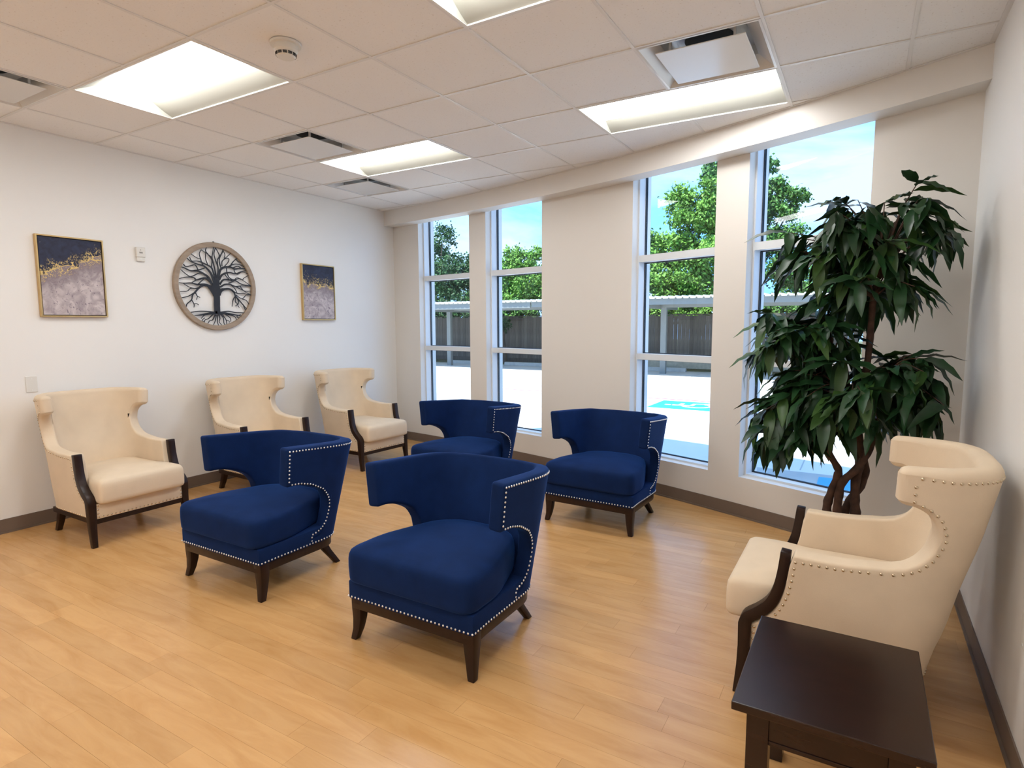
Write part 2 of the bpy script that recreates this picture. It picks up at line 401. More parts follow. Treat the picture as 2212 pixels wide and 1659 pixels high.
tag(put('baseboard_left', bl.mesh('baseboard_left'), M_BASE), 'brown rubber cove base along the picture wall', None, None, 'structure')
br = MB().box((XR-.006, YN, 0), (XR-.0005, 2.24, .1016)).box((XR-.014, YN, 0), (XR-.006, 2.23, .012))
tag(put('baseboard_right', br.mesh('baseboard_right'), M_BASE), 'brown rubber cove base behind the cream armchair', None, None, 'structure')

# ------------------------------------------------------------------ windows
WLAB = ['tall narrow window nearest the room corner', 'tall narrow window behind the navy chair by the corner', 'tall narrow window looking onto the blue parking symbol', 'tall narrow window behind the leafy tree']
D0, D1, DG = RW+.080, RW+.195, RW+.172
for i, (a, b) in enumerate(WIN):
    w = tag(empty('window_%d' % (i+1), wc((a+b)/2, RW+.1, SILL)), WLAB[i], None, None, 'structure')
    inv = Matrix.Translation(w.location).inverted()
    def wput(name, mb, m, sm=None):
        me = mb.mesh(name, sm); me.transform(inv); return put(name, me, m, w)
    j = .014/RW
    wput('jamb', curved_block(MB(), a, a+j, D0, D1, SILL, HEAD), M_ALU); wput('jamb', curved_block(MB(), b-j, b, D0, D1, SILL, HEAD), M_ALU)
    wput('sill_rail', curved_block(MB(), a+j, b-j, D0, D1, SILL, SILL+.014), M_ALU); wput('head_rail', curved_block(MB(), a+j, b-j, D0, D1, HEAD-.03, HEAD), M_ALU)
    bars = [(1.154, 1.207), (2.006, 2.064)]
    for z0, z1 in bars: wput('transom', curved_block(MB(), a+j, b-j, D0, D1, z0, z1), M_ALU)
    for z0, z1 in ((SILL+.014, 1.154), (1.207, 2.006), (2.064, HEAD-.03)):
        pn = wput('pane', curved_block(MB(), a+j+.0001, b-j-.0001, DG, DG+.006, z0+.0005, z1-.0005, .2), M_GLASS)
        g = MB(); e = .007/RW
        for ra in (DG-.010, DG+.0075):
            curved_block(g, a+j, a+j+e, ra, ra+.007, z0, z1); curved_block(g, b-j-e, b-j, ra, ra+.007, z0, z1)
            curved_block(g, a+j, b-j, ra, ra+.007, z0, z0+.007); curved_block(g, a+j, b-j, ra, ra+.007, z1-.007, z1)
        me = g.mesh('gasket'); me.transform(inv); put('gasket', me, M_GASKET, pn)

# ------------------------------------------------------------------ ceiling grid
ceil = tag(put('ceiling', MB().prism(room_poly(.2, .25), HC+.25, HC+.3).mesh('ceiling'), M_DARK), 'suspended ceiling of square speckled tiles in a white grid', None, None, 'structure')
def clip_room(poly):
    for n, c in (((-1, 0), -XL), ((1, 0), XR), ((0, -1), -YN)): poly = clip(poly, n, c)
    if not poly: return poly
    lo = min(p[0] for p in poly); hi = max(p[0] for p in poly)
    t0, t1 = th_x(lo, SR)-.01, th_x(hi, SR)+.01; n = max(2, int((t1-t0)/.008))
    for k in range(n+1):
        t = t0+(t1-t0)*k/n; nn = (math.sin(t), math.cos(t)); poly = clip(poly, nn, SR+nn[0]*SA+nn[1]*SB)
        if not poly: return poly
    return poly
LIGHTS = [(1, 0), (1, 3), (5, 0), (5, 3), (1, -3), (5, -3), (1, -6), (5, -6)]        # (j, i): 2 modules along x, 1 along y
VENTS = [(1, 2), (0, 4), (6, 2), (0, -1)]
taken = {(j+d, i) for j, i in LIGHTS for d in (0, 1)} | set(VENTS)
tile_full = MB().box((0, 0, 0), (T-.004, T-.004, .016)).mesh('ceiling_tile')
for j in range(-1, 9):
    for i in range(-8, 7):
        if (j, i) in taken: continue
        sq = [(j*T+.002, i*T+.002), ((j+1)*T-.002, i*T+.002), ((j+1)*T-.002, (i+1)*T-.002), (j*T+.002, (i+1)*T-.002)]
        p = clip_room(sq)
        if len(p) < 3 or area(p) < .0008: continue
        if area(p) > (T-.004)**2-1e-4: put('ceiling_tile', tile_full, M_TILE, ceil, (j*T+.002, i*T+.002, HC+.003))
        else: put('ceiling_tile', MB().prism(p, HC+.003, HC+.019).mesh('ceiling_tile'), M_TILE, ceil)
tw = .0085
def tee(poly):
    p = clip_room(poly)
    if len(p) > 2 and area(p) > .0005: put('ceiling_tee', MB().prism(p, HC-.0015, HC+.0025).mesh('ceiling_tee'), M_TEE, ceil)
lit = {}
for q, (j, i) in enumerate(LIGHTS):
    for d_ in (0, 1): lit[(j+d_, i)] = q
for j in range(0, 9):
    y0 = YN
    for i in range(-8, 7):
        if (j-1, i) in lit and lit.get((j, i)) == lit[(j-1, i)]:
            if i*T+tw > y0: tee([(j*T-tw, y0), (j*T+tw, y0), (j*T+tw, i*T+tw), (j*T-tw, i*T+tw)])
            y0 = (i+1)*T-tw
    tee([(j*T-tw, y0), (j*T+tw, y0), (j*T+tw, 4.2), (j*T-tw, 4.2)])
for i in range(-7, 7):
    for j in range(-1, 9): tee([(j*T+tw, i*T-tw), ((j+1)*T-tw, i*T-tw), ((j+1)*T-tw, i*T+tw), (j*T+tw, i*T+tw)])
ang = MB().box((XL, YN, HC-.002), (XL+.022, 3.72, HC+.002)).box((XR-.022, YN, HC-.002), (XR, 2.06, HC+.002))
put('wall_angle', ang.mesh('wall_angle'), M_TEE, ceil)
put('wall_angle', curved_block(MB(), TSL, TSR, SR-.020, SR-.0005, HC-.002, HC+.002).mesh('wall_angle'), M_TEE, ceil)

# ------------------------------------------------------------------ ceiling lights
def make_light():
    r = empty('ceiling_light'); Lx, Ly = 2*T-.012, T-.012; hx, hy = Lx/2, Ly/2; d = .105
    fr = MB()
    for s in (-1, 1):
        fr.box((-hx, s*hy-.011 if s > 0 else -hy, -.003), (hx, s*hy if s > 0 else -hy+.011, .004))
        fr.box((s*hx-.011 if s > 0 else -hx, -hy+.011, -.003), (s*hx if s > 0 else -hx+.011, hy-.011, .004))
    put('trim_frame', fr.mesh('trim_frame'), M_WHITE, r)
    for s in (-1, 1):
        sec = []
        for k in range(9):
            a = k/8; y = s*(hy-.011-(hy-.100)*a); z = .004+d*a**1.15
            sec.append((y, z))
        mb = MB(); vs = [(-hx+.011, y, z) for y, z in sec]+[(hx-.011, y, z) for y, z in sec]; n = len(sec)
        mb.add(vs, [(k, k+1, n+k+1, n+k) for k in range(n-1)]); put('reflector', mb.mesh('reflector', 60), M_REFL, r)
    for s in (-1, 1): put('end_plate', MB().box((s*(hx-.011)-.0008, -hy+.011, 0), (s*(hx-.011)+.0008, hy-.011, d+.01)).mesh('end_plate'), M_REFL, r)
    put('housing', MB().box((-hx, -hy+.011, d+.006), (hx, hy-.011, d+.012)).mesh('housing'), M_WHITE, r)
    hw = .128; secs = []; n = 16
    for x, q in ((-hx+.02, .0), (-hx+.024, .55), (-hx+.04, .86), (-hx+.07, 1), (hx-.07, 1), (hx-.04, .86), (hx-.024, .55), (hx-.02, 0)):
        secs.append([(x, hw*math.cos(math.pi*k/n), d-.005-(d-.014)*math.sin(math.pi*k/n)*max(q, .02)) for k in range(n+1)])
    mb = MB(); m = n+1; mb.add([p for s_ in secs for p in s_], [(i*m+k, i*m+k+1, (i+1)*m+k+1, (i+1)*m+k) for i in range(len(secs)-1) for k in range(n)])
    put('lens', mb.mesh('lens', 50), M_LENS, r)
    return r
LLAB = {(1, 0): 'lit recessed ceiling light beside the round smoke detector', (1, 3): 'lit recessed ceiling light between two square air vents', (5, 0): 'lit recessed ceiling light cut by the top of the picture',
        (5, 3): 'lit recessed ceiling light against the soffit beside a metal air vent'}
proto = None
for j, i in LIGHTS:
    o = make_light() if proto is None else copy_tree(proto)
    if proto is None: proto = o
    o.location = ((j+1)*T, (i+.5)*T, HC)
    tag(o, LLAB.get((j, i), 'lit recessed ceiling light behind the viewpoint'), 'ceiling light', 'recessed ceiling lights')

# ------------------------------------------------------------------ air vents
def make_vent():
    r = empty('air_vent'); h = T/2-.006; d = .10; fr = MB()
    prof = [(h, -.003), (h-.012, -.004), (h-.018, .004), (h-.050, .030), (h-.085, .055), (h-.100, d)]
    secs = [[(-a, -a, z), (a, -a, z), (a, a, z), (-a, a, z)] for a, z in prof]
    fr.loft(secs, cap=False); put('frame', fr.mesh('frame', 35), M_VENTMETAL, r)
    a = h-.100
    put('back_pan', MB().box((-a, -a, d-.002), (a, a, d+.002)).mesh('back_pan'), M_VENTMETAL, r)
    put('duct_opening', MB().disc((0, 0), .125, d-.006, d-.002, 32).mesh('duct_opening', 40), M_DARK, r)
    pl = h-.078
    p = put('face_plate', MB().box((-pl, -pl, -.014), (pl, pl, -.009)).mesh('face_plate', bevel=.002), M_VENTMETAL, r)
    for sx in (-1, 1):
        for sy in (-1, 1): put('hanger', MB().box((sx*.16-.006, sy*.16-.006, -.009), (sx*.16+.006, sy*.16+.006, d-.002)).mesh('hanger'), M_VENTMETAL, p)
    return r
VLAB = {(1, 2): 'square white ceiling vent touching the light over the round wall art', (0, 4): 'square white ceiling vent nearest the room corner', (6, 2): 'square shiny ceiling vent reflecting the windows beside the soffit light', (0, -1): 'square ceiling vent above the beige chair by the wall plate'}
proto = None
for j, i in VENTS:
    o = make_vent() if proto is None else copy_tree(proto)
    if proto is None: proto = o
    o.location = ((j+.5)*T, (i+.5)*T, HC); tag(o, VLAB[(j, i)], 'air vent', 'square ceiling vents')

# ------------------------------------------------------------------ smoke detector
sp_ = at(614, 95, 2, HC)
sm = tag(empty('smoke_detector', (sp_.x+.01, sp_.y+.0, HC)), 'round white smoke detector on the ceiling beside a lit panel', 'smoke detector')
put('base', MB().disc((0, 0), .074, -.012, 0, 32).mesh('base', 40), M_PLASTIC, sm)
body = MB().loft([[(r_*math.cos(2*math.pi*k/32), r_*math.sin(2*math.pi*k/32), z) for k in range(32)] for r_, z in ((.055, -.010), (.057, -.036), (.052, -.044), (.048, -.048), (.046, -.062), (.040, -.068), (.0, -.069))])
sb_ = put('body', body.mesh('body', 30), M_PLASTIC, sm)
for k in range(12):
    a0 = k*math.pi/6
    for q in range(3):
        z = -.050-q*.0045; mb = MB(); rr = .0505-q*.0012
        mb.loft([[(r_*math.cos(a), r_*math.sin(a), zz) for r_, zz in ((rr-.004, z), (rr, z), (rr, z-.0028), (rr-.004, z-.0028))] for a in (a0+.06, a0+.2, a0+.32, a0+.46)])
        put('vent_slot', mb.mesh('vent_slot'), M_DARK, sb_)

# ------------------------------------------------------------------ things on the left wall
def picture(y0, y1, z0, z1, art, label, canvas_gap=.006):
    w, h = y1-y0, z1-z0
    r = tag(empty('framed_painting', (XL, y0, z0)), label, 'painting', 'gold framed abstract canvases')
    f = .010; dp = .034
    mb = MB().box((.001, 0, 0), (dp, f, h)).box((.001, w-f, 0), (dp, w, h)).box((.001, f, 0), (dp, w-f, f)).box((.001, f, h-f), (dp, w-f, h))
    put('frame', mb.mesh('frame', bevel=.0012), M_GOLD, r)
    put('backing', MB().box((.002, f, f), (.010, w-f, h-f)).mesh('backing'), M_FRAMEDARK, r)
    # canvas built in local x,z so that Generated runs 0..1, then turned to face the room
    c = put('canvas', MB().box((0, 0, 0), (w-2*f-2*canvas_gap, .018, h-2*f-2*canvas_gap)).mesh('canvas'), art, r, (.028, f+canvas_gap, f+canvas_gap), math.pi/2)
    return r
picture(.160, .600, 1.533, 2.128, M_ART1, 'abstract navy, gold and mauve canvas in a gold frame beside the small wall sensor')
picture(2.494, 2.940, 1.522, 2.120, M_ART2, 'abstract navy, gold and mauve canvas in a gold frame nearest the windows')

RC = Vector((XL, 1.533, 1.823)); RO, RI = .400, .357
ra = tag(empty('wall_art', RC), 'round wooden ring with black metal tree of life cut-out', 'wall art')
n = 72; secs = []
for k in range(n):
    a = 2*math.pi*k/n; c, s = math.cos(a), math.sin(a)
    secs.append([(x, r_*c, r_*s) for r_, x in ((RI, .004), (RI, .030), (RI+.004, .034), (RO-.004, .034), (RO, .030), (RO, .004))])
put('ring', MB().loft(secs, closed=True).mesh('ring', 35), M_RINGWOOD, ra)
put('hook', MB().box((.001, -.006, RO-.002), (.012, .006, RO+.010)).mesh('hook'), M_BLACKMETAL, ra)
def crop3(x, y):
    p = at(350+x/6.913, 500+y/6.913, 0, XL+.024); return (p.y-RC.y, p.z-RC.z)
STROKES = [
 (.058, .060, [(833,1225),(828,1120),(826,1000),(822,900)]), (.075, .085, [(826,960),(815,880),(805,820)]), (.085, .040, [(805,850),(815,780),(832,690)]),
 (.050, .020, [(790,920),(740,860),(690,815)]), (.045, .020, [(850,930),(885,880),(930,862)]),
 (.022,.006,[(740,850),(690,812),(620,805),(560,840),(500,905),(460,950),(445,1020),(380,1080),(368,1125)]), (.008,.005,[(445,1020),(482,1085),(480,1135)]), (.007,.005,[(482,1080),(525,1078),(550,1100)]),
 (.008,.005,[(505,915),(535,965),(575,985)]), (.006,.005,[(535,965),(520,1020)]),
 (.020,.006,[(745,825),(640,790),(540,792),(440,770),(340,772),(256,765)]), (.010,.005,[(560,838),(480,850),(400,825),(325,778)]), (.009,.006,[(500,905),(400,965),(295,990)]), (.009,.005,[(520,852),(430,850),(380,890),(275,897)]),
 (.022,.007,[(750,790),(700,690),(640,640),(540,590),(430,585),(340,545),(295,530)]), (.018,.006,[(740,770),(650,695),(520,722),(480,692),(380,680),(260,702)]), (.008,.006,[(520,722),(440,770)]), (.010,.006,[(640,640),(560,622),(440,672),(370,640),(285,568)]), (.008,.006,[(540,790),(640,700),(690,690)]),
 (.022,.007,[(788,775),(740,640),(680,560),(620,512),(540,490),(440,450),(375,395)]), (.010,.008,[(545,575),(500,500),(430,512),(360,522),(325,485)]), (.010,.006,[(620,512),(590,460),(520,440),(450,440),(415,380)]), (.012,.006,[(640,545),(560,570),(470,580)]),
 (.016,.006,[(800,720),(770,610),(740,540),(680,500),(600,460),(580,410),(560,330),(590,270)]), (.007,.005,[(580,410),(520,390),(440,335)]), (.010,.006,[(740,540),(750,430),(700,350),(655,290),(668,240)]),
 (.013,.006,[(815,690),(790,560),(770,470),(750,390),(760,320),(770,235)]), (.008,.005,[(750,390),(680,335),(590,275)]), (.008,.005,[(690,500),(655,400),(660,290)]),
 (.013,.006,[(832,680),(840,540),(800,420),(780,330),(802,240)]), (.010,.006,[(840,540),(830,430),(860,370),(840,310),(805,250)]), (.008,.008,[(860,370),(900,320),(915,265)]),
 (.022,.010,[(845,690),(870,590),(905,548),(960,528),(1040,538),(1090,560),(1170,550),(1275,562)]), (.011,.006,[(890,560),(858,430),(890,340),(912,280)]), (.008,.006,[(900,520),(902,445),(960,402),(1002,410),(990,460),(935,522)]), (.007,.005,[(912,280),(942,345),(935,405),(1030,325)]),
 (.010,.006,[(1020,530),(1060,460),(1110,412),(1145,395)]), (.009,.007,[(990,525),(1080,488),(1150,492),(1240,530)]), (.007,.006,[(1110,412),(1140,450),(1210,468)]), (.010,.008,[(1060,545),(1130,520),(1180,545)]),
 (.018,.006,[(860,720),(900,650),(960,620),(1020,612),(1080,630),(1130,625),(1180,600),(1285,585)]), (.009,.005,[(970,545),(975,612),(1010,690),(1080,720),(1130,690),(1200,722),(1235,690),(1310,650)]), (.008,.005,[(1080,565),(1085,600),(1130,640),(1200,605),(1305,640)]), (.008,.005,[(940,640),(990,700),(1060,750)]),
 (.016,.006,[(870,790),(920,722),(1000,720),(1100,735),(1180,782),(1260,802),(1345,812)]), (.009,.005,[(1000,770),(1060,750),(1150,702),(1230,742),(1330,812)]),
 (.016,.006,[(875,830),(940,792),(1020,790),(1100,820),(1200,812),(1345,818)]), (.009,.006,[(1100,820),(1180,862),(1250,892),(1345,888)]), (.008,.005,[(1170,815),(1230,890),(1320,940)]),
 (.022,.007,[(890,885),(940,860),(1020,862),(1080,910),(1100,960),(1150,1020),(1210,1090),(1275,1165)]), (.009,.005,[(1100,960),(1062,1030),(1050,1122)]), (.008,.005,[(1100,960),(1098,1050),(1130,1080),(1100,1112)]), (.007,.005,[(1115,985),(1152,1050),(1138,1100),(1162,1138)]),
 (.009,.006,[(1050,880),(1130,925),(1230,930),(1345,948)]), (.008,.005,[(1110,950),(1200,1005),(1260,952),(1345,950)]), (.007,.006,[(1200,1010),(1260,1030),(1305,1095)]), (.008,.005,[(1030,795),(1090,850),(1130,925)]), (.007,.006,[(1210,1080),(1225,1120),(1250,1175)]),
 (.008,.012,[(430,1208),(560,1192),(700,1196),(800,1210)]), (.012,.008,[(870,1208),(990,1192),(1100,1210),(1235,1215)]), (.030,.006,[(830,1212),(730,1222),(600,1245),(490,1252)]), (.030,.006,[(840,1212),(940,1222),(1060,1240),(1190,1262)]),
 (.010,.004,[(740,1225),(640,1250),(590,1300)]), (.006,.004,[(640,1290),(600,1330),(640,1350)]), (.010,.004,[(770,1235),(700,1300),(650,1320),(640,1355)]), (.010,.004,[(800,1240),(760,1320),(720,1330),(690,1375)]), (.010,.004,[(815,1240),(800,1330),(770,1400)]), (.010,.004,[(835,1240),(830,1340),(850,1410)]),
 (.010,.004,[(855,1240),(870,1300),(860,1350),(900,1400)]), (.010,.004,[(880,1235),(920,1290),(930,1370),(955,1400)]), (.009,.004,[(900,1232),(960,1320),(970,1385)]), (.009,.004,[(940,1232),(1020,1290),(1030,1350)]), (.007,.004,[(960,1330),(1005,1335),(1010,1360)]), (.009,.004,[(980,1235),(1090,1272),(1115,1320)]), (.006,.004,[(1120,1262),(1140,1290),(1170,1290)]), (.006,.004,[(1120,1262),(1180,1240)])]
tm = MB()
for q, (w0, w1, pts) in enumerate(STROKES):
    P = smooth_path([(0, *crop3(x, y)) for x, y in pts], 5); secs = []
    x0 = .016+.0009*(q % 4)
    for k, p in enumerate(P):
        tn = (P[min(k+1, len(P)-1)]-P[max(k-1, 0)]); tn = Vector((tn.y, tn.z)).normalized(); nn = Vector((-tn.y, tn.x))
        w = (w0+(w1-w0)*k/(len(P)-1))/2
        a = (p.y+nn.x*w, p.z+nn.y*w); b = (p.y-nn.x*w, p.z-nn.y*w)
        def cl(u):
            l = math.hypot(*u); return u if l < RI+.002 else (u[0]/l*(RI+.002), u[1]/l*(RI+.002))
        a, b = cl(a), cl(b)
        secs.append([(x0, *a), (x0+.004, *a), (x0+.004, *b), (x0, *b)])
    tm.loft(secs)
put('metal_tree', tm.mesh('metal_tree', fix=False), M_BLACKMETAL, ra)

se = tag(empty('wall_sensor', (XL, .849, 1.995)), 'small white wall sensor box between the painting and the round art', 'sensor')
put('case', MB().box((.001, 0, .034), (.028, .070, .114)).mesh('case', bevel=.004), M_PLASTIC, se)
put('lower_case', MB().box((.001, .003, 0), (.020, .067, .036)).mesh('lower_case', bevel=.004), M_PLASTIC, se)
put('window_slot', MB().box((.0275, .020, .064), (.0292, .046, .076)).mesh('window_slot'), mat('grey_slot', (.30, .28, .25), .4), se)
put('indicator', MB().box((.0275, .027, .088), (.0292, .035, .094)).mesh('indicator'), mat('grey_slot', (.3, .28, .25)), se)
put('button', MB().box((.0195, .024, .012), (.0225, .044, .024)).mesh('button', bevel=.001), M_WHITE, se)
def plate(loc, rz, label, n=1):
    o = tag(empty('wall_plate', loc, rz), label, 'wall plate')
    cv = put('cover', MB().box((-.035, -.006, -.058), (.035, 0, .058)).mesh('cover', bevel=.002), M_PLASTIC, o)
    for s in (-1, 1): put('screw', MB().box((-.003, -.0072, s*.042-.003), (.003, -.006, s*.042+.003)).mesh('screw'), M_WHITE, cv)
    return o
plate((XL, .074, 1.045), math.pi/2, 'blank white wall plate above the beige armchair')
plate((XR, .545, .485), -math.pi/2, 'white wall plate low on the wall behind the cream armchair')
plate((XR, .395, .485), -math.pi/2, 'second white wall plate beside the low one, half cut by the picture edge')

# ------------------------------------------------------------------ chairs: shared shell builder
def shell_mesh(name, plan, cols, n_up, n_lo, lo_from, up_from, z_split, z_bot, z_top, thick, bevel, weight=lambda p: 1.0):
    """sheet with a C-shaped notch each side. cols: list of column parameters for one half (tip -> back centre).
    plan(c, z, side) -> (x, y). lower sheet starts at column lo_from, upper sheet at column up_from;
    z_split(c) gives (z_lower_edge_of_upper, z_upper_edge_of_lower)."""
    mb = MB()
    seq = [(c, 1) for c in cols]+[(c, -1) for c in reversed(cols[:-1])]
    def strip(a_fn, b_fn, start, n):
        idx = [k for k, (c, s) in enumerate(seq) if (k if s > 0 else len(seq)-1-k) >= start]
        vs = []
        for k in idx:
            c, s = seq[k]; za, zb = a_fn(c), b_fn(c)
            for r_ in range(n+1):
                z = za+(zb-za)*r_/n; x, y = plan(c, z, s); vs.append((x, y, z))
        m = n+1
        mb.add(vs, [(i*m+r_, (i+1)*m+r_, (i+1)*m+r_+1, i*m+r_+1) for i in range(len(idx)-1) for r_ in range(n)])
    strip(lambda c: z_split(c)[0], z_top, up_from, n_up)
    strip(z_bot, lambda c: z_split(c)[1], lo_from, n_lo)
    me = bpy.data.meshes.new(name); me.from_pydata(mb.v, [], mb.f)
    bm = bmesh.new(); bm.from_mesh(me); bmesh.ops.remove_doubles(bm, verts=bm.verts, dist=2e-4); bmesh.ops.recalc_face_normals(bm, faces=bm.faces)
    # make normals point outward (away from the seat axis)
    f = max(bm.faces, key=lambda q: q.calc_center_median().y)
    if f.normal.y < 0: bmesh.ops.reverse_faces(bm, faces=bm.faces)
    bm.to_mesh(me); bm.free()
    me = bake(me, [('SOLIDIFY', dict(thickness=thick, offset=-1, use_even_offset=False, use_rim=True))])
    bm = bmesh.new(); bm.from_mesh(me); lay = bm.edges.layers.float.get('bevel_weight_edge') or bm.edges.layers.float.new('bevel_weight_edge')
    for e in bm.edges:
        if len(e.link_faces) == 2 and e.calc_face_angle(0) > .9: e[lay] = weight((e.verts[0].co+e.verts[1].co)/2)
    bm.to_mesh(me); bm.free()
    me = bake(me, [('BEVEL', dict(width=bevel, segments=4, limit_method='WEIGHT', use_clamp_overlap=False))])
    finish(me, 50); return me
def nails_mesh(pts, r=.0052):
    """small domed heads; pts = [(position, outward normal)]"""
    mb = MB()
    for p, nrm in pts:
        p = Vector(p); nrm = Vector(nrm).normalized(); a = nrm.orthogonal().normalized(); b = nrm.cross(a); secs = []
        for q, h in ((1, -.0005), (.92, .0016), (.6, .0032)):
            secs.append([p+(a*math.cos(k*math.pi/3)+b*math.sin(k*math.pi/3))*r*q+nrm*h for k in range(6)])
        n0 = len(mb.v); mb.loft(secs, cap=False); top = len(mb.v); mb.v.append(tuple(p+nrm*.0038))
        mb.f += [(n0+12+k, n0+12+(k+1) % 6, top) for k in range(6)]
    return mb.mesh('nailhead_trim', 80, fix=False)
def walk(pts, step):
    """even spacing along a polyline of 2-tuples"""
    out = [pts[0]]; acc = 0
    for (x0, y0), (x1, y1) in zip(pts, pts[1:]):
        L = math.hypot(x1-x0, y1-y0)
        if L == 0: continue
        d = step-acc
        while d <= L: out.append((x0+(x1-x0)*d/L, y0+(y1-y0)*d/L)); d += step
        acc = (acc+L) % step
    return out
def sm2(pts, n=5): return [(p.x, p.y) for p in smooth_path([(x, y, 0) for x, y in pts], n)]
def surf(plan, y, z, s, eps=.004):
    """point and outward normal on the side of a shell at nominal depth y"""
    x0, y0 = plan(y, z, s); xa, ya = plan(y-eps, z, s); xb, yb = plan(y+eps, z, s)
    t = Vector((xb-xa, yb-ya, 0)); n = Vector((t.y, -t.x, 0)) if s > 0 else Vector((-t.y, t.x, 0))
    return (x0, y0, z), n
def cushion_mesh(name, outline, rings, centre, crown=0):
    mb = MB(); secs = []
    for sc, z in rings: secs.append([(centre[0]+(x-centre[0])*sc, centre[1]+(y-centre[1])*sc, z) for x, y in outline])
    mb.loft(secs); return mb.mesh(name, 60)
def rounded(poly, r, n=5):
    out = []; m = len(poly)
    for i in range(m):
        p0, p, p1 = Vector(poly[i-1]), Vector(poly[i]), Vector(poly[(i+1) % m])
        a = (p0-p).normalized(); b = (p1-p).normalized(); rr = min(r, (p0-p).length*.45, (p1-p).length*.45)
        A, B = p+a*rr, p+b*rr
        for k in range(n+1):
            t = k/n; q = A*(1-t)**2+p*2*t*(1-t)+B*t*t; out.append((q.x, q.y))
    return out
def rect_loft(secs):
    """secs: list of (centre, half_u_vec, half_v_vec)"""
    mb = MB(); L = []
    for c, u, v in secs:
        c, u, v = Vector(c), Vector(u), Vector(v); L.append([c-u-v, c+u-v, c+u+v, c-u+v])
    return mb.loft(L)

# ------------------------------------------------------------------ navy barrel chair (local front = -y, front feet at y = 0)
def bplan(c, z, s):
    t = min(max((z-.20)/.60, 0), 1)
    w = .342+.060*t; yb = .600+.185*t; ys = .40; d = yb-ys
    if c <= ys: return s*w, c
    if c <= .6625: a = math.asin(((c-ys)/.35)**1.5)
    else: a = .7069+(math.pi/2-.7069)*min(1, (c-.6625)/.2475)
    if a > math.pi/2-1e-4: return 0.0, ys+d
    return s*w*math.cos(a)**.60, ys+d*math.sin(a)**.64
def make_blue():
    r = empty('barrel_chair')
    U = sm2([(.165, .586), (.20, .586), (.25, .581), (.33, .558), (.41, .515), (.455, .465), (.472, .432), (.478, .405)])
    Lw = sm2([(.335, .250), (.38, .257), (.425, .275), (.455, .305), (.470, .345), (.478, .405)])
    cols = sorted(set([.165, .20, .225, .25, .275, .30, .335, .36, .38, .40, .41, .425, .44, .455, .465, .472, .478, .50, .52, .545, .57, .595, .62, .64, .6625]+[.6625+.02475*k for k in range(1, 10)]+[.91]))
    def zs(c):
        if c >= .478-1e-6: return .405, .405
        return lerp_curve(U, c), lerp_curve(Lw, c)
    me = shell_mesh('shell', bplan, cols, 8, 6, cols.index(.335), 0, zs, lambda c: .205, lambda c: .802-.050*min(1, max(0, (c-.17)/.62)), .070, .015)
    sh = put('shell', me, M_BLUE, r)
    # upholstered base band and wood apron follow the same footprint
    def foot(inset, z):
        P = [(-.352+inset, inset-.004), (.352-inset, inset-.004)]
        side = []
        for c in [.12, .25, .36, .40, .44, .48, .52, .56, .60, .63, .6625, .70, .74, .78, .82, .86, .91]:
            x, y = bplan(c, z, 1); side.append((max(x-inset+.004, 0), y-inset*(1 if c > .5 else .3)))
        return P+side[:-1]+[(0, side[-1][1])]+[(-x, y) for x, y in reversed(side[:-1])]
    put('seat_base', MB().prism(foot(0, .2), .200, .289).mesh('seat_base', 40, bevel=.008), M_BLUE, r)
    put('apron', MB().prism(foot(.010, .2), .152, .203).mesh('apron', 40, bevel=.002), M_WOOD, r)
    o2 = rounded([(-.352, -.030), (.352, -.030), (.350, .20), (.300, .36), (.245, .52), (.13, .60), (-.13, .60), (-.245, .52), (-.300, .36), (-.350, .20)], .07, 6)
    rings = [(.02, .290), (.94, .290), (.982, .295), (.997, .306), (1.0, .325), (1.004, .362), (1.003, .400), (.996, .422), (.978, .437), (.94, .447), (.84, .457), (.6, .467), (.3, .473), (.02, .474)]
    put('cushion', cushion_mesh('cushion', o2, rings, (0, .27)), M_BLUE, r)
    for s in (-1, 1):
        mb = rect_loft([((s*.317, .034, .203), (.029, 0, 0), (0, .029, 0)), ((s*.319, .034, .150), (.027, 0, 0), (0, .027, 0)), ((s*.320, .033, .10), (.0235, 0, 0), (0, .0235, 0)),
                        ((s*.324, .027, .05), (.0195, 0, 0), (0, .0195, 0)), ((s*.331, .018, .015), (.017, 0, 0), (0, .017, 0)), ((s*.334, .014, 0), (.0155, 0, 0), (0, .0155, 0))])
        put('leg', mb.mesh('leg', 40, bevel=.003), M_WOOD, r)
        mb = rect_loft([((s*.225, .490, .203), (.024, 0, 0), (0, .028, 0)), ((s*.232, .505, .15), (.022, 0, 0), (0, .026, 0)), ((s*.245, .535, .09), (.020, 0, 0), (0, .022, 0)),
                        ((s*.259, .567, .04), (.018, 0, 0), (0, .019, 0)), ((s*.270, .592, 0), (.016, 0, 0), (0, .017, 0))])
        put('leg', mb.mesh('leg', 40, bevel=.003), M_WOOD, r)
    N = []
    for s in (-1, 1):
        path = [(.347, .226), (.347, .262), (.385, .270), (.428, .288), (.462, .315), (.479, .350), (.490, .405), (.483, .440), (.465, .474), (.420, .522), (.335, .570), (.255, .593), (.20, .598), (.180, .598)]
        for y, z in walk(path, .0212): N.append(surf(bplan, y, z, s))
        for y, z in walk([(.180, .617), (.180, .775)], .0212): N.append(surf(bplan, y, z, s))
        top = [(.180, .786)]+[(.18+.04*k, .786-.050*min(1, .04*k/.61)) for k in range(1, 18)]+[(.905, .736)]
        for y, z in walk(top, .0212): N.append(surf(bplan, y, z, s))
    fp = foot(0, .2)
    for x, y in walk(fp+[fp[0]], .0212):
        # outward normal by nearest footprint edge
        if y < .006: nn = (0, -1, 0)
        elif y < .40: nn = (1 if x > 0 else -1, 0, 0)
        else: nn = (x/.33**2, max(0, y-.40)/.20**2, 0)
        N.append(((x, y, .212), nn))
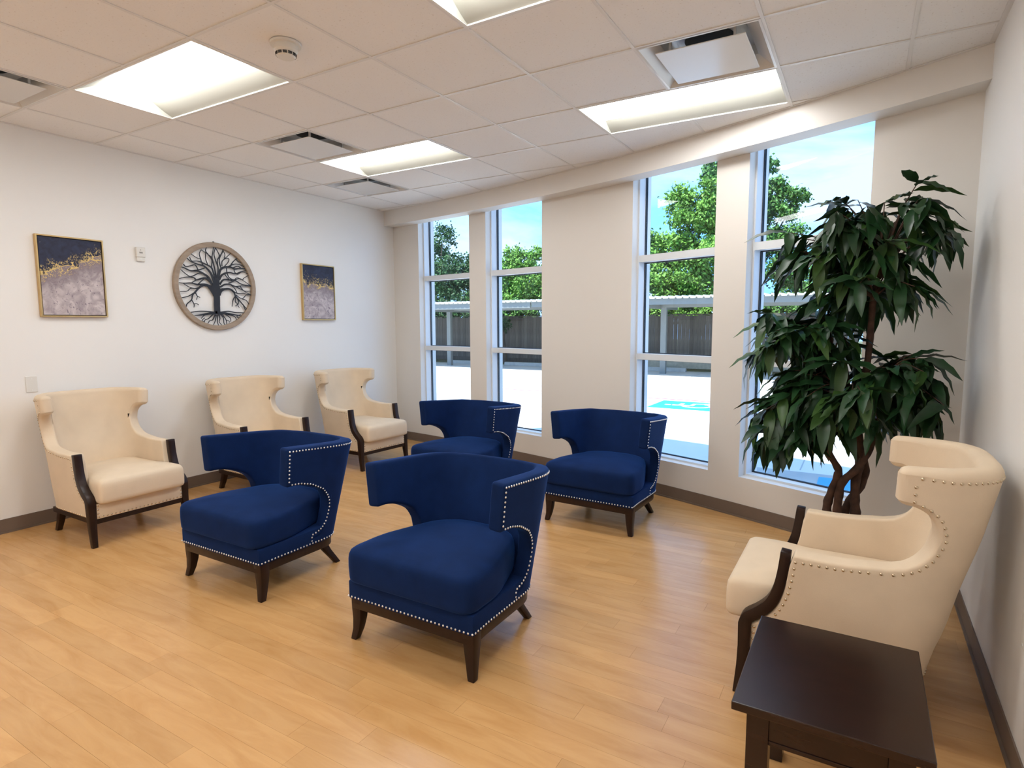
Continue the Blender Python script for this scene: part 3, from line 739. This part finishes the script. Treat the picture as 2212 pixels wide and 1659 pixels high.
    tag(put('nailhead_trim', nails_mesh(N), M_NAIL_S, sh), 'silver nailhead trim', None, None, 'stuff')
    return r
BLUE = [((1.707, .076), 0, 'navy velvet barrel chair facing the beige armchair below the wall plate'), ((3.083, .060), 0, 'navy velvet barrel chair standing nearest the dark end table'),
        ((1.80, 1.98), -2, 'navy velvet barrel chair beside the beige armchair in the window corner'), ((3.080, 2.000), -2.5, 'navy velvet barrel chair in front of the window with the parking symbol')]
proto = None
for (x, y), rz, lab in BLUE:
    o = make_blue() if proto is None else copy_tree(proto)
    if proto is None: proto = o
    o.location = (x, y, 0); o.rotation_euler = (0, 0, math.radians(rz)); tag(o, lab, 'armchair', 'navy velvet barrel chairs')

# ------------------------------------------------------------------ cream wing armchair (local front = -y)
def cplan(c, z, s):
    w = lerp_curve([(.15, .312), (.30, .322), (.60, .335), (.80, .350), (.98, .362)], z)
    yb = lerp_curve([(.15, .640), (.29, .672), (.375, .700), (.535, .735), (.714, .785), (.95, .832), (1.0, .838)], z)
    ys = .46; d = yb-ys
    if c <= ys: return s*w, c
    q = min((c-ys)/.50, 1.0); a = q*math.pi/2
    return s*w*math.cos(a)**.56 if a < math.pi/2-1e-6 else 0.0, ys+d*math.sin(a)**.74
def make_cream():
    r = empty('wing_armchair')
    Lw = [(.058, .297), (.085, .313), (.11, .335), (.135, .363), (.15, .39), (.165, .425), (.178, .475), (.190, .560)]+sm2([(.203, .606), (.26, .604), (.34, .603), (.43, .609), (.50, .620), (.55, .642), (.585, .675), (.603, .710), (.610, .738)])
    U = sm2([(.484, .852), (.51, .849), (.535, .840), (.565, .822), (.590, .793), (.604, .765), (.610, .738)])
    cols = sorted(set([.058, .07, .085, .098, .11, .122, .135, .143, .15, .158, .165, .178, .190, .203, .22, .24, .28, .32, .36, .40, .44, .46, .484, .520, .535, .55, .565, .578, .59, .597, .604, .610]+[.635+.027*k for k in range(12)]+[.96]))
    def zs(c):
        if c >= .610-1e-6: return .738, .738
        return lerp_curve(U, c), lerp_curve(Lw, c)
    me = shell_mesh('shell', cplan, cols, 7, 10, 0, cols.index(.484), zs, lambda c: .188, lambda c: .980, .078, .030, lambda p: .36+.64*min(1, max(0, (p.z-.66)/.16)))
    sh = put('shell', me, M_CREAM, r)
    # front panel, cushion, aprons
    put('front_panel', MB().box((-.285, .020, .186), (.285, .075, .288)).mesh('front_panel', 40, bevel=.006), M_CREAM, r)
    put('deck', MB().box((-.27, .07, .20), (.27, .62, .288)).mesh('deck', bevel=.004), M_CREAM, r)
    o2 = rounded([(-.283, -.045), (.283, -.045), (.283, .10), (.250, .20), (.250, .60), (.16, .66), (-.16, .66), (-.250, .60), (-.250, .20), (-.283, .10)], .035, 5)
    rings = [(.02, .290), (.93, .290), (.978, .296), (.996, .308), (1.0, .326), (1.002, .36), (1.0, .400), (.992, .422), (.972, .438), (.93, .449), (.8, .460), (.5, .470), (.02, .474)]
    put('cushion', cushion_mesh('cushion', o2, rings, (0, .28)), M_CREAM, r)
    put('apron', MB().box((-.290, .026, .152), (.290, .060, .188)).mesh('apron', bevel=.002), M_WOOD, r)
    for s in (-1, 1):
        put('apron', MB().box((s*.285-.020 if s > 0 else -.305, .05, .152), (s*.305 if s > 0 else -.285+.020, .60, .190)).mesh('apron', bevel=.002), M_WOOD, r)
        xc = s*.308; hw = .026
        path = [((.020, .0), .0165, .0165), ((.026, .05), .018, .018), ((.034, .12), .0205, .020), ((.039, .20), .023, .022), ((.040, .275), .0245, .024)]
        secs = [((xc+s*.004*(1-min(1, z/.2)), y, z), (h1, 0, 0), (0, h2, 0)) for (y, z), h1, h2 in path]
        up = smooth_path([(0, .040, .295), (0, .052, .325), (0, .092, .358), (0, .130, .400), (0, .153, .455), (0, .167, .525), (0, .176, .612)], 4)
        for k, p in enumerate(up):
            tn = (up[min(k+1, len(up)-1)]-up[max(k-1, 0)]).normalized(); nv = Vector((0, tn.z, -tn.y))
            wd = .024-.006*k/(len(up)-1)
            if k < 3: nv = (nv+Vector((0, 1, 0))*(3-k)).normalized()
            secs.append(((xc, p.y, p.z), (.0245, 0, 0), nv*wd))
        put('leg', rect_loft(secs).mesh('leg', 40, bevel=.003), M_WOOD, r)
        mb = rect_loft([((s*.262, .565, .195), (.022, 0, 0), (0, .028, 0)), ((s*.262, .580, .14), (.021, 0, 0), (0, .025, 0)), ((s*.264, .606, .07), (.019, 0, 0), (0, .021, 0)), ((s*.266, .640, 0), (.017, 0, 0), (0, .018, 0))])
        put('leg', mb.mesh('leg', 40, bevel=.003), M_WOOD, r)
        # padded welt where the arm meets the post
    N = []
    for s in (-1, 1):
        low = [(.072, .210), (.072, .285), (.105, .305), (.128, .330), (.155, .365), (.172, .398), (.190, .450), (.203, .52), (.210, .580), (.27, .583), (.35, .582), (.435, .590), (.505, .600), (.560, .622), (.602, .662), (.622, .705), (.630, .738), (.622, .775), (.604, .808), (.575, .838), (.545, .856), (.520, .868), (.518, .945)]
        for y, z in walk(low, .026): N.append(surf(cplan, y, z, s))
        for y, z in walk([(.530, .952), (.62, .944), (.72, .946), (.955, .946)], .026): N.append(surf(cplan, y, z, s))
        for y, z in walk([(.085, .199), (.955, .199)], .026): N.append(surf(cplan, y, z, s))
    for x, z in walk([(-.275, .275), (-.275, .199), (.275, .199), (.275, .275)], .026): N.append(((x, .0195, z), (0, -1, 0)))
    tag(put('nailhead_trim', nails_mesh(N, .0062), M_NAIL_B, sh), 'antique metal nailhead trim', None, None, 'stuff')
    return r
CREAM = [((.430, .335), 90, 'beige wing armchair below the blank wall plate and left painting'), ((.437, 1.560), 87, 'beige wing armchair below the round tree of life art'),
         ((.490, 2.720), 87, 'beige wing armchair below the painting by the window corner'), ((4.354, .868), -90, 'cream wing armchair beside the dark end table and the leafy tree')]
proto = None
for (x, y), rz, lab in CREAM:
    o = make_cream() if proto is None else copy_tree(proto)
    if proto is None: proto = o
    o.location = (x, y, 0); o.rotation_euler = (0, 0, math.radians(rz)); tag(o, lab, 'armchair', 'beige wing armchairs')

# ------------------------------------------------------------------ end table
tx0, tx1, ty0, ty1, tz = 4.484, 4.937, -.243, .298, .460
tb = tag(empty('end_table', ((tx0+tx1)/2, (ty0+ty1)/2, 0)), 'dark espresso wood end table beside the cream armchair', 'table')
hx, hy = (tx1-tx0)/2, (ty1-ty0)/2
put('table_top', MB().box((-hx, -hy, tz-.024), (hx, hy, tz)).mesh('table_top', bevel=.0025), M_TABLE, tb)
ov, lw = .036, .056
for sx in (-1, 1):
    for sy in (-1, 1):
        x, y = sx*(hx-ov-lw/2), sy*(hy-.026-lw/2)
        put('leg', rect_loft([((x, y, tz-.024), (lw/2, 0, 0), (0, lw/2, 0)), ((x, y, .0), (lw/2, 0, 0), (0, lw/2, 0))]).mesh('leg', bevel=.002), M_TABLE, tb)
for s in (-1, 1):
    y = s*(hy-.026-.016)
    put('apron', MB().box((-hx+ov+lw, y-.010, tz-.100), (hx-ov-lw, y+.010, tz-.024)).mesh('apron', bevel=.001), M_TABLE, tb)
    put('apron_bead', MB().box((-hx+ov+lw, y-.013, tz-.112), (hx-ov-lw, y+.013, tz-.100)).mesh('apron_bead', bevel=.001), M_TABLE, tb)
    x = s*(hx-ov-.016)
    put('apron', MB().box((x-.010, -hy+.026+lw, tz-.100), (x+.010, hy-.026-lw, tz-.024)).mesh('apron', bevel=.001), M_TABLE, tb)

# ------------------------------------------------------------------ artificial tree in the corner
YT = 1.87
tr = tag(empty('artificial_tree', (4.69, YT, 0)), 'tall artificial tree with twisted trunks and long drooping dark leaves', 'plant')
def tl(x, y, z): return (x-4.69, y-YT, z)
put('pot', MB().loft([[(q*math.cos(2*math.pi*k/28), q*math.sin(2*math.pi*k/28), z) for k in range(28)] for q, z in ((.115, 0), (.150, .24), (.158, .245), (.158, .262), (.142, .262), (.138, .235), (.0, .235))]).mesh('pot', 40), M_SOIL, tr)
def crop8(x, y, d): p = at(1600+x/5.53, 900+y/5.53, 1, YT+d); return tl(*p)
STEMS = [([(1030,1190,-.02),(1040,1020,-.03),(1100,860,-.04),(1165,680,-.05),(1150,600,-.05),(1010,370,-.06),(930,200,-.06),(860,60,-.05),(780,-120,-.04)], .026, .014),
         ([(1150,1190,-.05),(1170,950,-.06),(1220,775,-.07),(1400,610,-.07),(1540,380,-.03),(1620,150,0),(1680,-60,.02),(1640,-350,.02)], .024, .017),
         ([(1365,1190,.0),(1360,1000,.0),(1372,760,.0),(1420,560,.02),(1340,370,.04),(1220,180,.05),(1130,20,.05),(1060,-220,.04)], .028, .016),
         ([(1230,1180,.03),(1300,1010,.04),(1430,830,.05),(1490,640,.05),(1450,440,.02),(1410,200,.0),(1430,-120,.0),(1520,-700,0),(1560,-1150,.0),(1590,-1500,.0)], .024, .016)]
for pts, r0, r1 in STEMS:
    P = [crop8(*p) for p in pts]; P = [(P[0][0]*.6+0*.4, P[0][1]*.6, .235)]+P
    P = smooth_path(P, 4); m = len(P)
    put('trunk', MB().tube(P, [(r0+(r1-r0)*k/(m-1))*(1+.10*math.sin(k*1.7)) for k in range(m)], 9).mesh('trunk', 60, fix=False), M_BARK, tr)
def leaf_mesh(L, wd, droop, fold):
    n = 7; vs = []; fs = []
    for k in range(n+1):
        t = k/n; w = wd*(math.sin(math.pi*min(1, t**.75))**.9)*(1 if k < n else 0)
        x = L*t; z = -droop*L*t*t+.004*math.sin(t*19)
        vs += [(x, -w/2, z+fold*w), (x, 0, z), (x, w/2, z+fold*w)]
    for k in range(n):
        a = 3*k; fs += [(a, a+3, a+4, a+1), (a+1, a+4, a+5, a+2)]
    return vs, fs
LEAVES = [leaf_mesh(.185, .058, .22, .22), leaf_mesh(.215, .064, .32, .18), leaf_mesh(.155, .052, .15, .25), leaf_mesh(.235, .060, .40, .16)]
LM = []
for mi in range(2):
    for v, f in LEAVES:
        me = bpy.data.meshes.new('leaf'); me.from_pydata(v, [], f); finish(me, 80); me.materials.append(M_LEAF[mi]); LM.append(me)
RT = random.Random(23)
LOBES = [((4.79, YT, 1.96), (.36, .32, .23), 38, (4.80, YT, 1.70)), ((4.52, YT-.02, 1.92), (.22, .24, .18), 13, (4.76, YT, 1.66)), ((4.72, YT-.08, 1.66), (.26, .26, .12), 18, (4.78, YT, 1.60)),
         ((4.68, YT-.04, 1.10), (.42, .34, .27), 54, (4.70, YT, 1.05)), ((4.32, YT-.02, 1.38), (.18, .24, .17), 16, (4.52, YT, 1.2)), ((4.55, YT-.05, 1.42), (.2, .24, .12), 10, (4.6, YT, 1.3)),
         ((4.36, YT-.08, .92), (.20, .22, .15), 14, (4.60, YT, 1.0)), ((4.98, YT-.05, 1.10), (.17, .26, .22), 14, (4.80, YT, 1.1))]
leaves = []; twigs = MB()
for ctr, rad, ntw, org in LOBES:
    for q in range(ntw):
        while True:
            d = Vector((RT.uniform(-1, 1), RT.uniform(-1, 1), RT.uniform(-.75, 1)))
            if .3 < d.length < 1: break
        d = d.normalized()*(.55+.45*RT.random())
        end = Vector((ctr[0]+d.x*rad[0], ctr[1]+d.y*rad[1], ctr[2]+d.z*rad[2]))
        end.x = min(end.x, 5.10); end.y = min(end.y, 2.20)
        o0 = Vector(org); mid = (o0+end)/2+Vector((0, 0, .05+.05*RT.random()))
        path = smooth_path([o0, mid, end], 6)
        twigs.tube([tl(*p) for p in path], [.0055-.0035*k/(len(path)-1) for k in range(len(path))], 5)
        for k in range(7):
            p = path[len(path)-1-int(k*.9)]; out = Vector((end.x-ctr[0], end.y-ctr[1], 0)); out = out.normalized() if out.length > .02 else Vector((RT.uniform(-1, 1), RT.uniform(-1, 1), 0)).normalized()
            a = RT.uniform(-1.5, 1.5); out = Vector((out.x*math.cos(a)-out.y*math.sin(a), out.x*math.sin(a)+out.y*math.cos(a), 0))
            dr = (out*RT.uniform(.45, 1)+Vector((0, 0, RT.uniform(-1.1, .12) if d.z < .6 else RT.uniform(-.7, .42)))).normalized()
            tip = p+dr*.24
            if tip.x > 5.20: dr.x = -abs(dr.x)
            if (tip.x-SA)**2+(tip.y-SB)**2 > (RW-.03)**2: dr.y = -abs(dr.y)
            xv = dr; yv = Vector((0, 0, 1)).cross(xv); yv = yv.normalized() if yv.length > .05 else Vector((1, 0, 0)); yv = (yv+Vector((0, 0, RT.uniform(-.5, .5)))).normalized()
            zv = xv.cross(yv).normalized(); yv = zv.cross(xv)
            mt = Matrix((( xv.x, yv.x, zv.x, p.x-4.69), (xv.y, yv.y, zv.y, p.y-YT), (xv.z, yv.z, zv.z, p.z), (0, 0, 0, 1)))
            leaves.append((p+dr*.08, mt, RT.randrange(4)+(4 if RT.random() < .24 else 0)))
put('twig', twigs.mesh('twig', 60, fix=False), M_BARK, tr)
leaves.sort(key=lambda q: (q[0]-CAM).length)
bulk = [MB(), MB()]
for k, (p, mt, v) in enumerate(leaves):
    if k < 290:
        o = put('leaf', LM[v], None, tr); o.matrix_local = mt
    else:
        vv, ff = LEAVES[v % 4]; bulk[v//4].add([mt @ Vector(q) for q in vv], ff)
for q, b_ in enumerate(bulk): tag(put('leaf_mass', b_.mesh('leaf_mass', 80, fix=False), M_LEAF[q], tr), None, None, None, 'stuff')

# ------------------------------------------------------------------ outside: ground, markings
GZ = -.15
lot = tag(put('parking_lot', MB().box((-40, 5.2, GZ-.3), (30, 18.6, GZ)).mesh('parking_lot'), M_CONC), 'bright sunlit concrete parking lot outside the windows', None, None, 'structure')
tag(put('walkway', MB().box((-40, 3.0, GZ-.28), (30, 5.2, GZ+.002)).mesh('walkway'), M_ASPH), 'grey walkway along the building outside the windows', None, None, 'structure')
tag(put('verge', MB().box((-40, 18.6, GZ-.3), (30, 60, GZ+.03)).mesh('verge'), M_GRASS), 'earth verge beyond the parking lot', None, None, 'structure')
put('blue_marking', MB().box((1.135, 9.35, GZ), (2.36, 10.50, GZ+.003)).mesh('blue_marking'), M_PAINTB, lot)
put('red_stripe', MB().box((-3.2, 10.72, GZ), (6.0, 10.82, GZ+.003)).mesh('red_stripe'), M_PAINTR, lot)
bpq = at(1775, 1034, 2, GZ)
put('blue_marking', MB().box((bpq.x-.03, bpq.y-.9, GZ+.002), (bpq.x+1.2, bpq.y+.05, GZ+.005)).mesh('blue_marking'), M_PAINTB, lot)
sy = MB()          # wheelchair symbol, its top towards -x
def sym(pts, w=.085):
    P = [Vector((1.36+v, 9.42+u, 0)) for u, v in pts]      # u: across (towards +y), v: downwards (towards +x)
    secs = []
    for k, p in enumerate(P):
        tn = (P[min(k+1, len(P)-1)]-P[max(k-1, 0)]).normalized(); nn = Vector((-tn.y, tn.x, 0))*w/2
        secs.append([p-nn+Vector((0, 0, GZ+.003)), p+nn+Vector((0, 0, GZ+.003)), p+nn+Vector((0, 0, GZ+.006)), p-nn+Vector((0, 0, GZ+.006))])
    sy.loft(secs)
sym([(.42, .04), (.50, .04)], .12)
sym([(.46, .13), (.48, .34), (.50, .48)], .10); sym([(.48, .27), (.76, .27)], .075); sym([(.47, .50), (.78, .50), (.86, .80), (.96, .77)], .085)
sym([(.43, .36)]+[(.52+.27*math.cos(a), .60-.27*math.sin(a)) for a in [math.radians(100+18*k) for k in range(14)]], .075)
put('wheelchair_symbol', sy.mesh('wheelchair_symbol', fix=False), M_PAINTW, lot)
jm = MB()
for x in range(-16, 12, 4): jm.box((x+.2, 5.3, GZ), (x+.215, 18.5, GZ+.0015))
for y in (7.2, 12.6): jm.box((-38, y, GZ), (28, y+.015, GZ+.0015))
put('paving_joint', jm.mesh('paving_joint'), mat('joint_grey', (.38, .38, .37), .9), lot)
put('stall_line', MB().box((3.6, 5.3, GZ+.002), (3.72, 6.9, GZ+.004)).mesh('stall_line'), M_PAINTW, lot)

# ------------------------------------------------------------------ carport
cp = tag(empty('carport', (-4, 17.2, GZ)), 'long low steel carport with ribbed roof in front of the wooden fence', 'carport')
def cput(name, mb, m, sm=None):
    me = mb.mesh(name, sm); me.transform(Matrix.Translation((4, -17.2, -GZ))); return put(name, me, m, cp)
for px, yb_ in ((1433, 17.2), (972, 17.2)):
    p = at(px, 760, 1, yb_)
    cput('post', MB().box((p.x-.09, yb_-.07, GZ), (p.x+.09, yb_+.07, 2.02)), M_STEEL)
cput('post', MB().box((6.9, 17.13, GZ), (7.08, 17.27, 2.02)), M_STEEL)
cput('fascia', MB().box((-20, 15.50, 2.02), (-4.92, 15.56, 2.205)), M_STEEL); cput('fascia', MB().box((-4.88, 15.52, 2.045), (10, 15.58, 2.215)), M_STEEL)
cput('beam', MB().box((-20, 17.08, 2.0), (10, 17.32, 2.14)), M_STEEL)
for x in (-18.5, -9.3, -1.02, 6.99): cput('rafter', MB().box((x-.06, 15.56, 1.96), (x+.06, 19.1, 2.08)), M_STEEL)
rb = MB(); secs = []
x = -20.0; prof = []
while x < 10: prof += [(x, 0), (x+.13, 0), (x+.15, .035), (x+.18, .035)]; x += .2
rb.loft([[(px, 15.42, 2.215+pz) for px, pz in prof], [(px, 20.35, 2.30+pz) for px, pz in prof]], cap=False)
v = rb.v; n = len(prof); rb2 = MB(); rb2.add(v+[(a, b, c+.05) for a, b, c in v], [(k, k+1, n+k+1, n+k) for k in range(n-1)]+[(2*n+k, 2*n+k+1, 3*n+k+1, 3*n+k) for k in range(n-1)]+[(k, k+1, 2*n+k+1, 2*n+k) for k in range(n-1)])
cput('roof', rb2, M_ROOF)

# ------------------------------------------------------------------ fence, kerbs
fe = tag(empty('wooden_fence', (-4, 20.0, GZ)), 'weathered grey wooden board fence behind the carport', 'fence')
RF = random.Random(3); bmesh_cache = []
for q in range(4):
    h = 1.92+.012*q; bmesh_cache.append(MB().prism([(0, 0), (.138, 0), (.138, .02), (0, .02)], .02, h).mesh('board'))
x = -17.0
while x < 4.6:
    put('board', bmesh_cache[RF.randrange(4)], M_FENCE, fe, (x+4, RF.uniform(-.006, .006), 0)); x += .145
for z in (.30, 1.62): put('rail', MB().box((-13, .022, z), (8.6, .06, z+.09)).mesh('rail'), M_FENCE, fe)
put('cap_rail', MB().box((-13, -.03, 1.955), (8.6, .05, 1.985)).mesh('cap_rail'), M_FENCE, fe)
put('kickboard', MB().box((-13, -.05, .0), (8.6, -.015, .20)).mesh('kickboard'), M_FENCE, fe)
tag(put('timber_rail', MB().box((-6.2, 19.40, GZ+.03), (4.2, 19.55, GZ+.36)).mesh('timber_rail', bevel=.008), M_TIMBER), 'pale timber rail along the foot of the fence beyond the accessible bay', 'rail')
for k, xx in enumerate((-13.2, -10.4, -7.6, -4.9, -2.2, .5)):
    s_ = MB().loft([[(xx, 18.25-.09, GZ), (xx, 18.25+.09, GZ), (xx, 18.25+.06, GZ+.14), (xx, 18.25-.06, GZ+.14)], [(xx+1.8, 18.25-.09, GZ), (xx+1.8, 18.25+.09, GZ), (xx+1.8, 18.25+.06, GZ+.14), (xx+1.8, 18.25-.06, GZ+.14)]])
    tag(put('wheel_stop', s_.mesh('wheel_stop', bevel=.01), M_STOP), 'low concrete wheel stop under the carport', 'wheel stop', 'wheel stops under the carport')

# ------------------------------------------------------------------ trees beyond the fence
def out_tree(x, y, trunk_h, blobs, fol, label, seed, nleaf, ls=.17):
    rr = random.Random(seed); o = tag(empty('leafy_tree', (x, y, GZ)), label, 'tree', 'trees beyond the fence')
    tk = MB(); top = Vector((rr.uniform(-.2, .2), 0, trunk_h)); tk.tube([(0, 0, 0), (top.x*.4, 0, trunk_h*.5), top], [.17, .14, .10], 8)
    for bx, by, bz, br in blobs:
        e = Vector((bx, by, bz-GZ)); tk.tube(smooth_path([top*.8, top*.5+e*.5+Vector((0, 0, .15)), e], 3), [.085-.011*k for k in range(7)], 6)
    put('trunk', tk.mesh('trunk', 60, fix=False), M_TRUNK, o)
    fb = MB(); tot = sum(b[3]**2 for b in blobs)
    for bx, by, bz, br in blobs:
        # clusters inside each blob, leaves inside each cluster
        nc = max(6, int(br*16))
        for _ in range(nc):
            while True:
                d = Vector((rr.uniform(-1, 1), rr.uniform(-1, 1), rr.uniform(-1, 1)))
                if d.length < 1: break
            cc = Vector((bx, by, bz-GZ))+Vector((d.x*br, d.y*br, d.z*br*.85)); cr_ = br*.30+.08
            for _ in range(int(nleaf*br*br/tot/nc)):
                g = Vector((rr.gauss(0, .5), rr.gauss(0, .5), rr.gauss(0, .42)))*cr_
                p = cc+g; a = Vector((rr.gauss(0, 1), rr.gauss(0, 1)-.6, rr.gauss(0, 1)+.8)).normalized(); u = a.orthogonal().normalized(); v_ = a.cross(u); th_ = rr.random()*6.28
                u, v_ = u*math.cos(th_)+v_*math.sin(th_), v_*math.cos(th_)-u*math.sin(th_); s_ = ls*rr.uniform(.6, 1.2)
                fb.add([p-u*s_*.5, p+v_*s_*.28, p+u*s_*.5, p-v_*s_*.28], [(0, 1, 2, 3)])
    put('foliage', fb.mesh('foliage', fix=False), fol, o)
    return o
def P_(px, py, y): q = at(px, py, 1, y); return q
def blob(px, py, y, rpx, x0, y0):
    q = at(px, py, 1, y); rad = rpx*(q-CAM).dot(fw)/F_PX; return (q.x-x0, q.y-y0, q.z, rad)
def tree_px(px, y, blobs, fol, label, seed, nleaf, th=2.0, ls=.17):
    b = at(px, 700, 1, y); out_tree(b.x, y, th, [blob(bx, by, y+dy, br, b.x, y) for bx, by, dy, br in blobs], fol, label, seed, nleaf, ls)
tree_px(950, 25, [(955, 520, 0, 34), (930, 560, 0, 40), (965, 585, -.3, 42), (1000, 600, .2, 36), (940, 640, -.6, 44), (1000, 650, -.4, 40), (900, 600, 0, 50), (985, 625, .3, 30), (1010, 570, .2, 26)], M_FOL[2], 'dark dense tree seen through the window nearest the corner', 11, 16000)
tree_px(1040, 31, [(1030, 585, 0, 34), (1000, 630, 0, 30), (1045, 640, 0, 36)], M_FOL[1], 'mid green tree filling the gap between the two corner windows', 17, 7000)
tree_px(1110, 25, [(1100, 560, 0, 30), (1135, 575, .2, 32), (1160, 555, 0, 26), (1090, 600, -.3, 36), (1145, 615, -.5, 38), (1110, 640, -.5, 34), (1180, 610, 0, 40), (1120, 600, .3, 34), (1085, 640, .2, 34), (1165, 640, .2, 34), (1080, 575, .2, 24)], M_FOL[0], 'bright green bushy tree above the fascia joint of the carport', 12, 16000)
tree_px(1300, 30, [(1250, 600, 0, 50), (1320, 600, 0, 55), (1290, 650, 0, 50), (1230, 650, 0, 45)], M_FOL[1], 'green tree hidden mostly behind the wide wall pier', 13, 5000, 2.0, .2)
tree_px(1500, 24.5, [(1480, 440, 0, 38), (1520, 430, 0, 40), (1500, 480, -.3, 46), (1450, 540, -.2, 44), (1405, 540, 0, 36), (1510, 540, -.4, 52), (1420, 600, -.5, 46), (1480, 600, -.6, 48), (1545, 600, 0, 46), (1440, 650, -.6, 40), (1500, 655, -.6, 40), (1395, 510, 0, 26), (1545, 480, .2, 42)], M_FOL[0], 'tall light green tree rising behind the carport post', 14, 34000, 2.6)
tree_px(1590, 30.5, [(1545, 375, 0, 28), (1575, 400, 0, 50), (1600, 460, 0, 60), (1570, 520, 0, 50), (1640, 450, 0, 45), (1680, 400, -.2, 26), (1695, 450, -.2, 34), (1725, 420, -.2, 22), (1690, 510, -.3, 40), (1650, 560, 0, 55), (1700, 580, -.2, 44), (1665, 360, 0, 18)], M_FOL[1], 'tallest green tree seen through the window behind the indoor tree', 15, 30000, 2.6, .2)
tree_px(1760, 37, [(1700, 640, 0, 40), (1760, 620, 0, 46), (1830, 640, 0, 46), (1900, 650, 0, 44)], M_FOL[1], 'low green tree beyond the window behind the indoor tree', 16, 9000, 2.0, .22)
for k, (px, span, f_, lab) in enumerate(((962, 44, 2, 'dark shrub behind the fence seen through the window nearest the corner'), (1125, 46, 1, 'green shrub behind the fence below the carport fascia joint'), (1404, 24, 0, 'light green shrub behind the fence beside the carport post'), (1508, 36, 0, 'bright green shrub behind the fence under the tall light green tree'), (1700, 60, 1, 'green shrub behind the fence beyond the indoor tree'))):
    n_ = int(span/9)
    tree_px(px, 21.1, [(px-span+2*span*q/n_, 668+7*math.sin(q*2.1+k), 0, 15) for q in range(n_+1)]+[(px-span*.6+1.2*span*q/3, 688, 0, 12) for q in range(4)], M_FOL[f_], lab, 31+k, 5200, 1.2, .13)
tree_px(1088, 19.25, [(1080, 694, 0, 8), (1092, 698, 0, 9), (1084, 710, 0, 9), (1078, 722, 0, 7)], M_FOL[2], 'dark climbing shrub growing in front of the fence by the carport', 41, 1500, 1.0, .10)
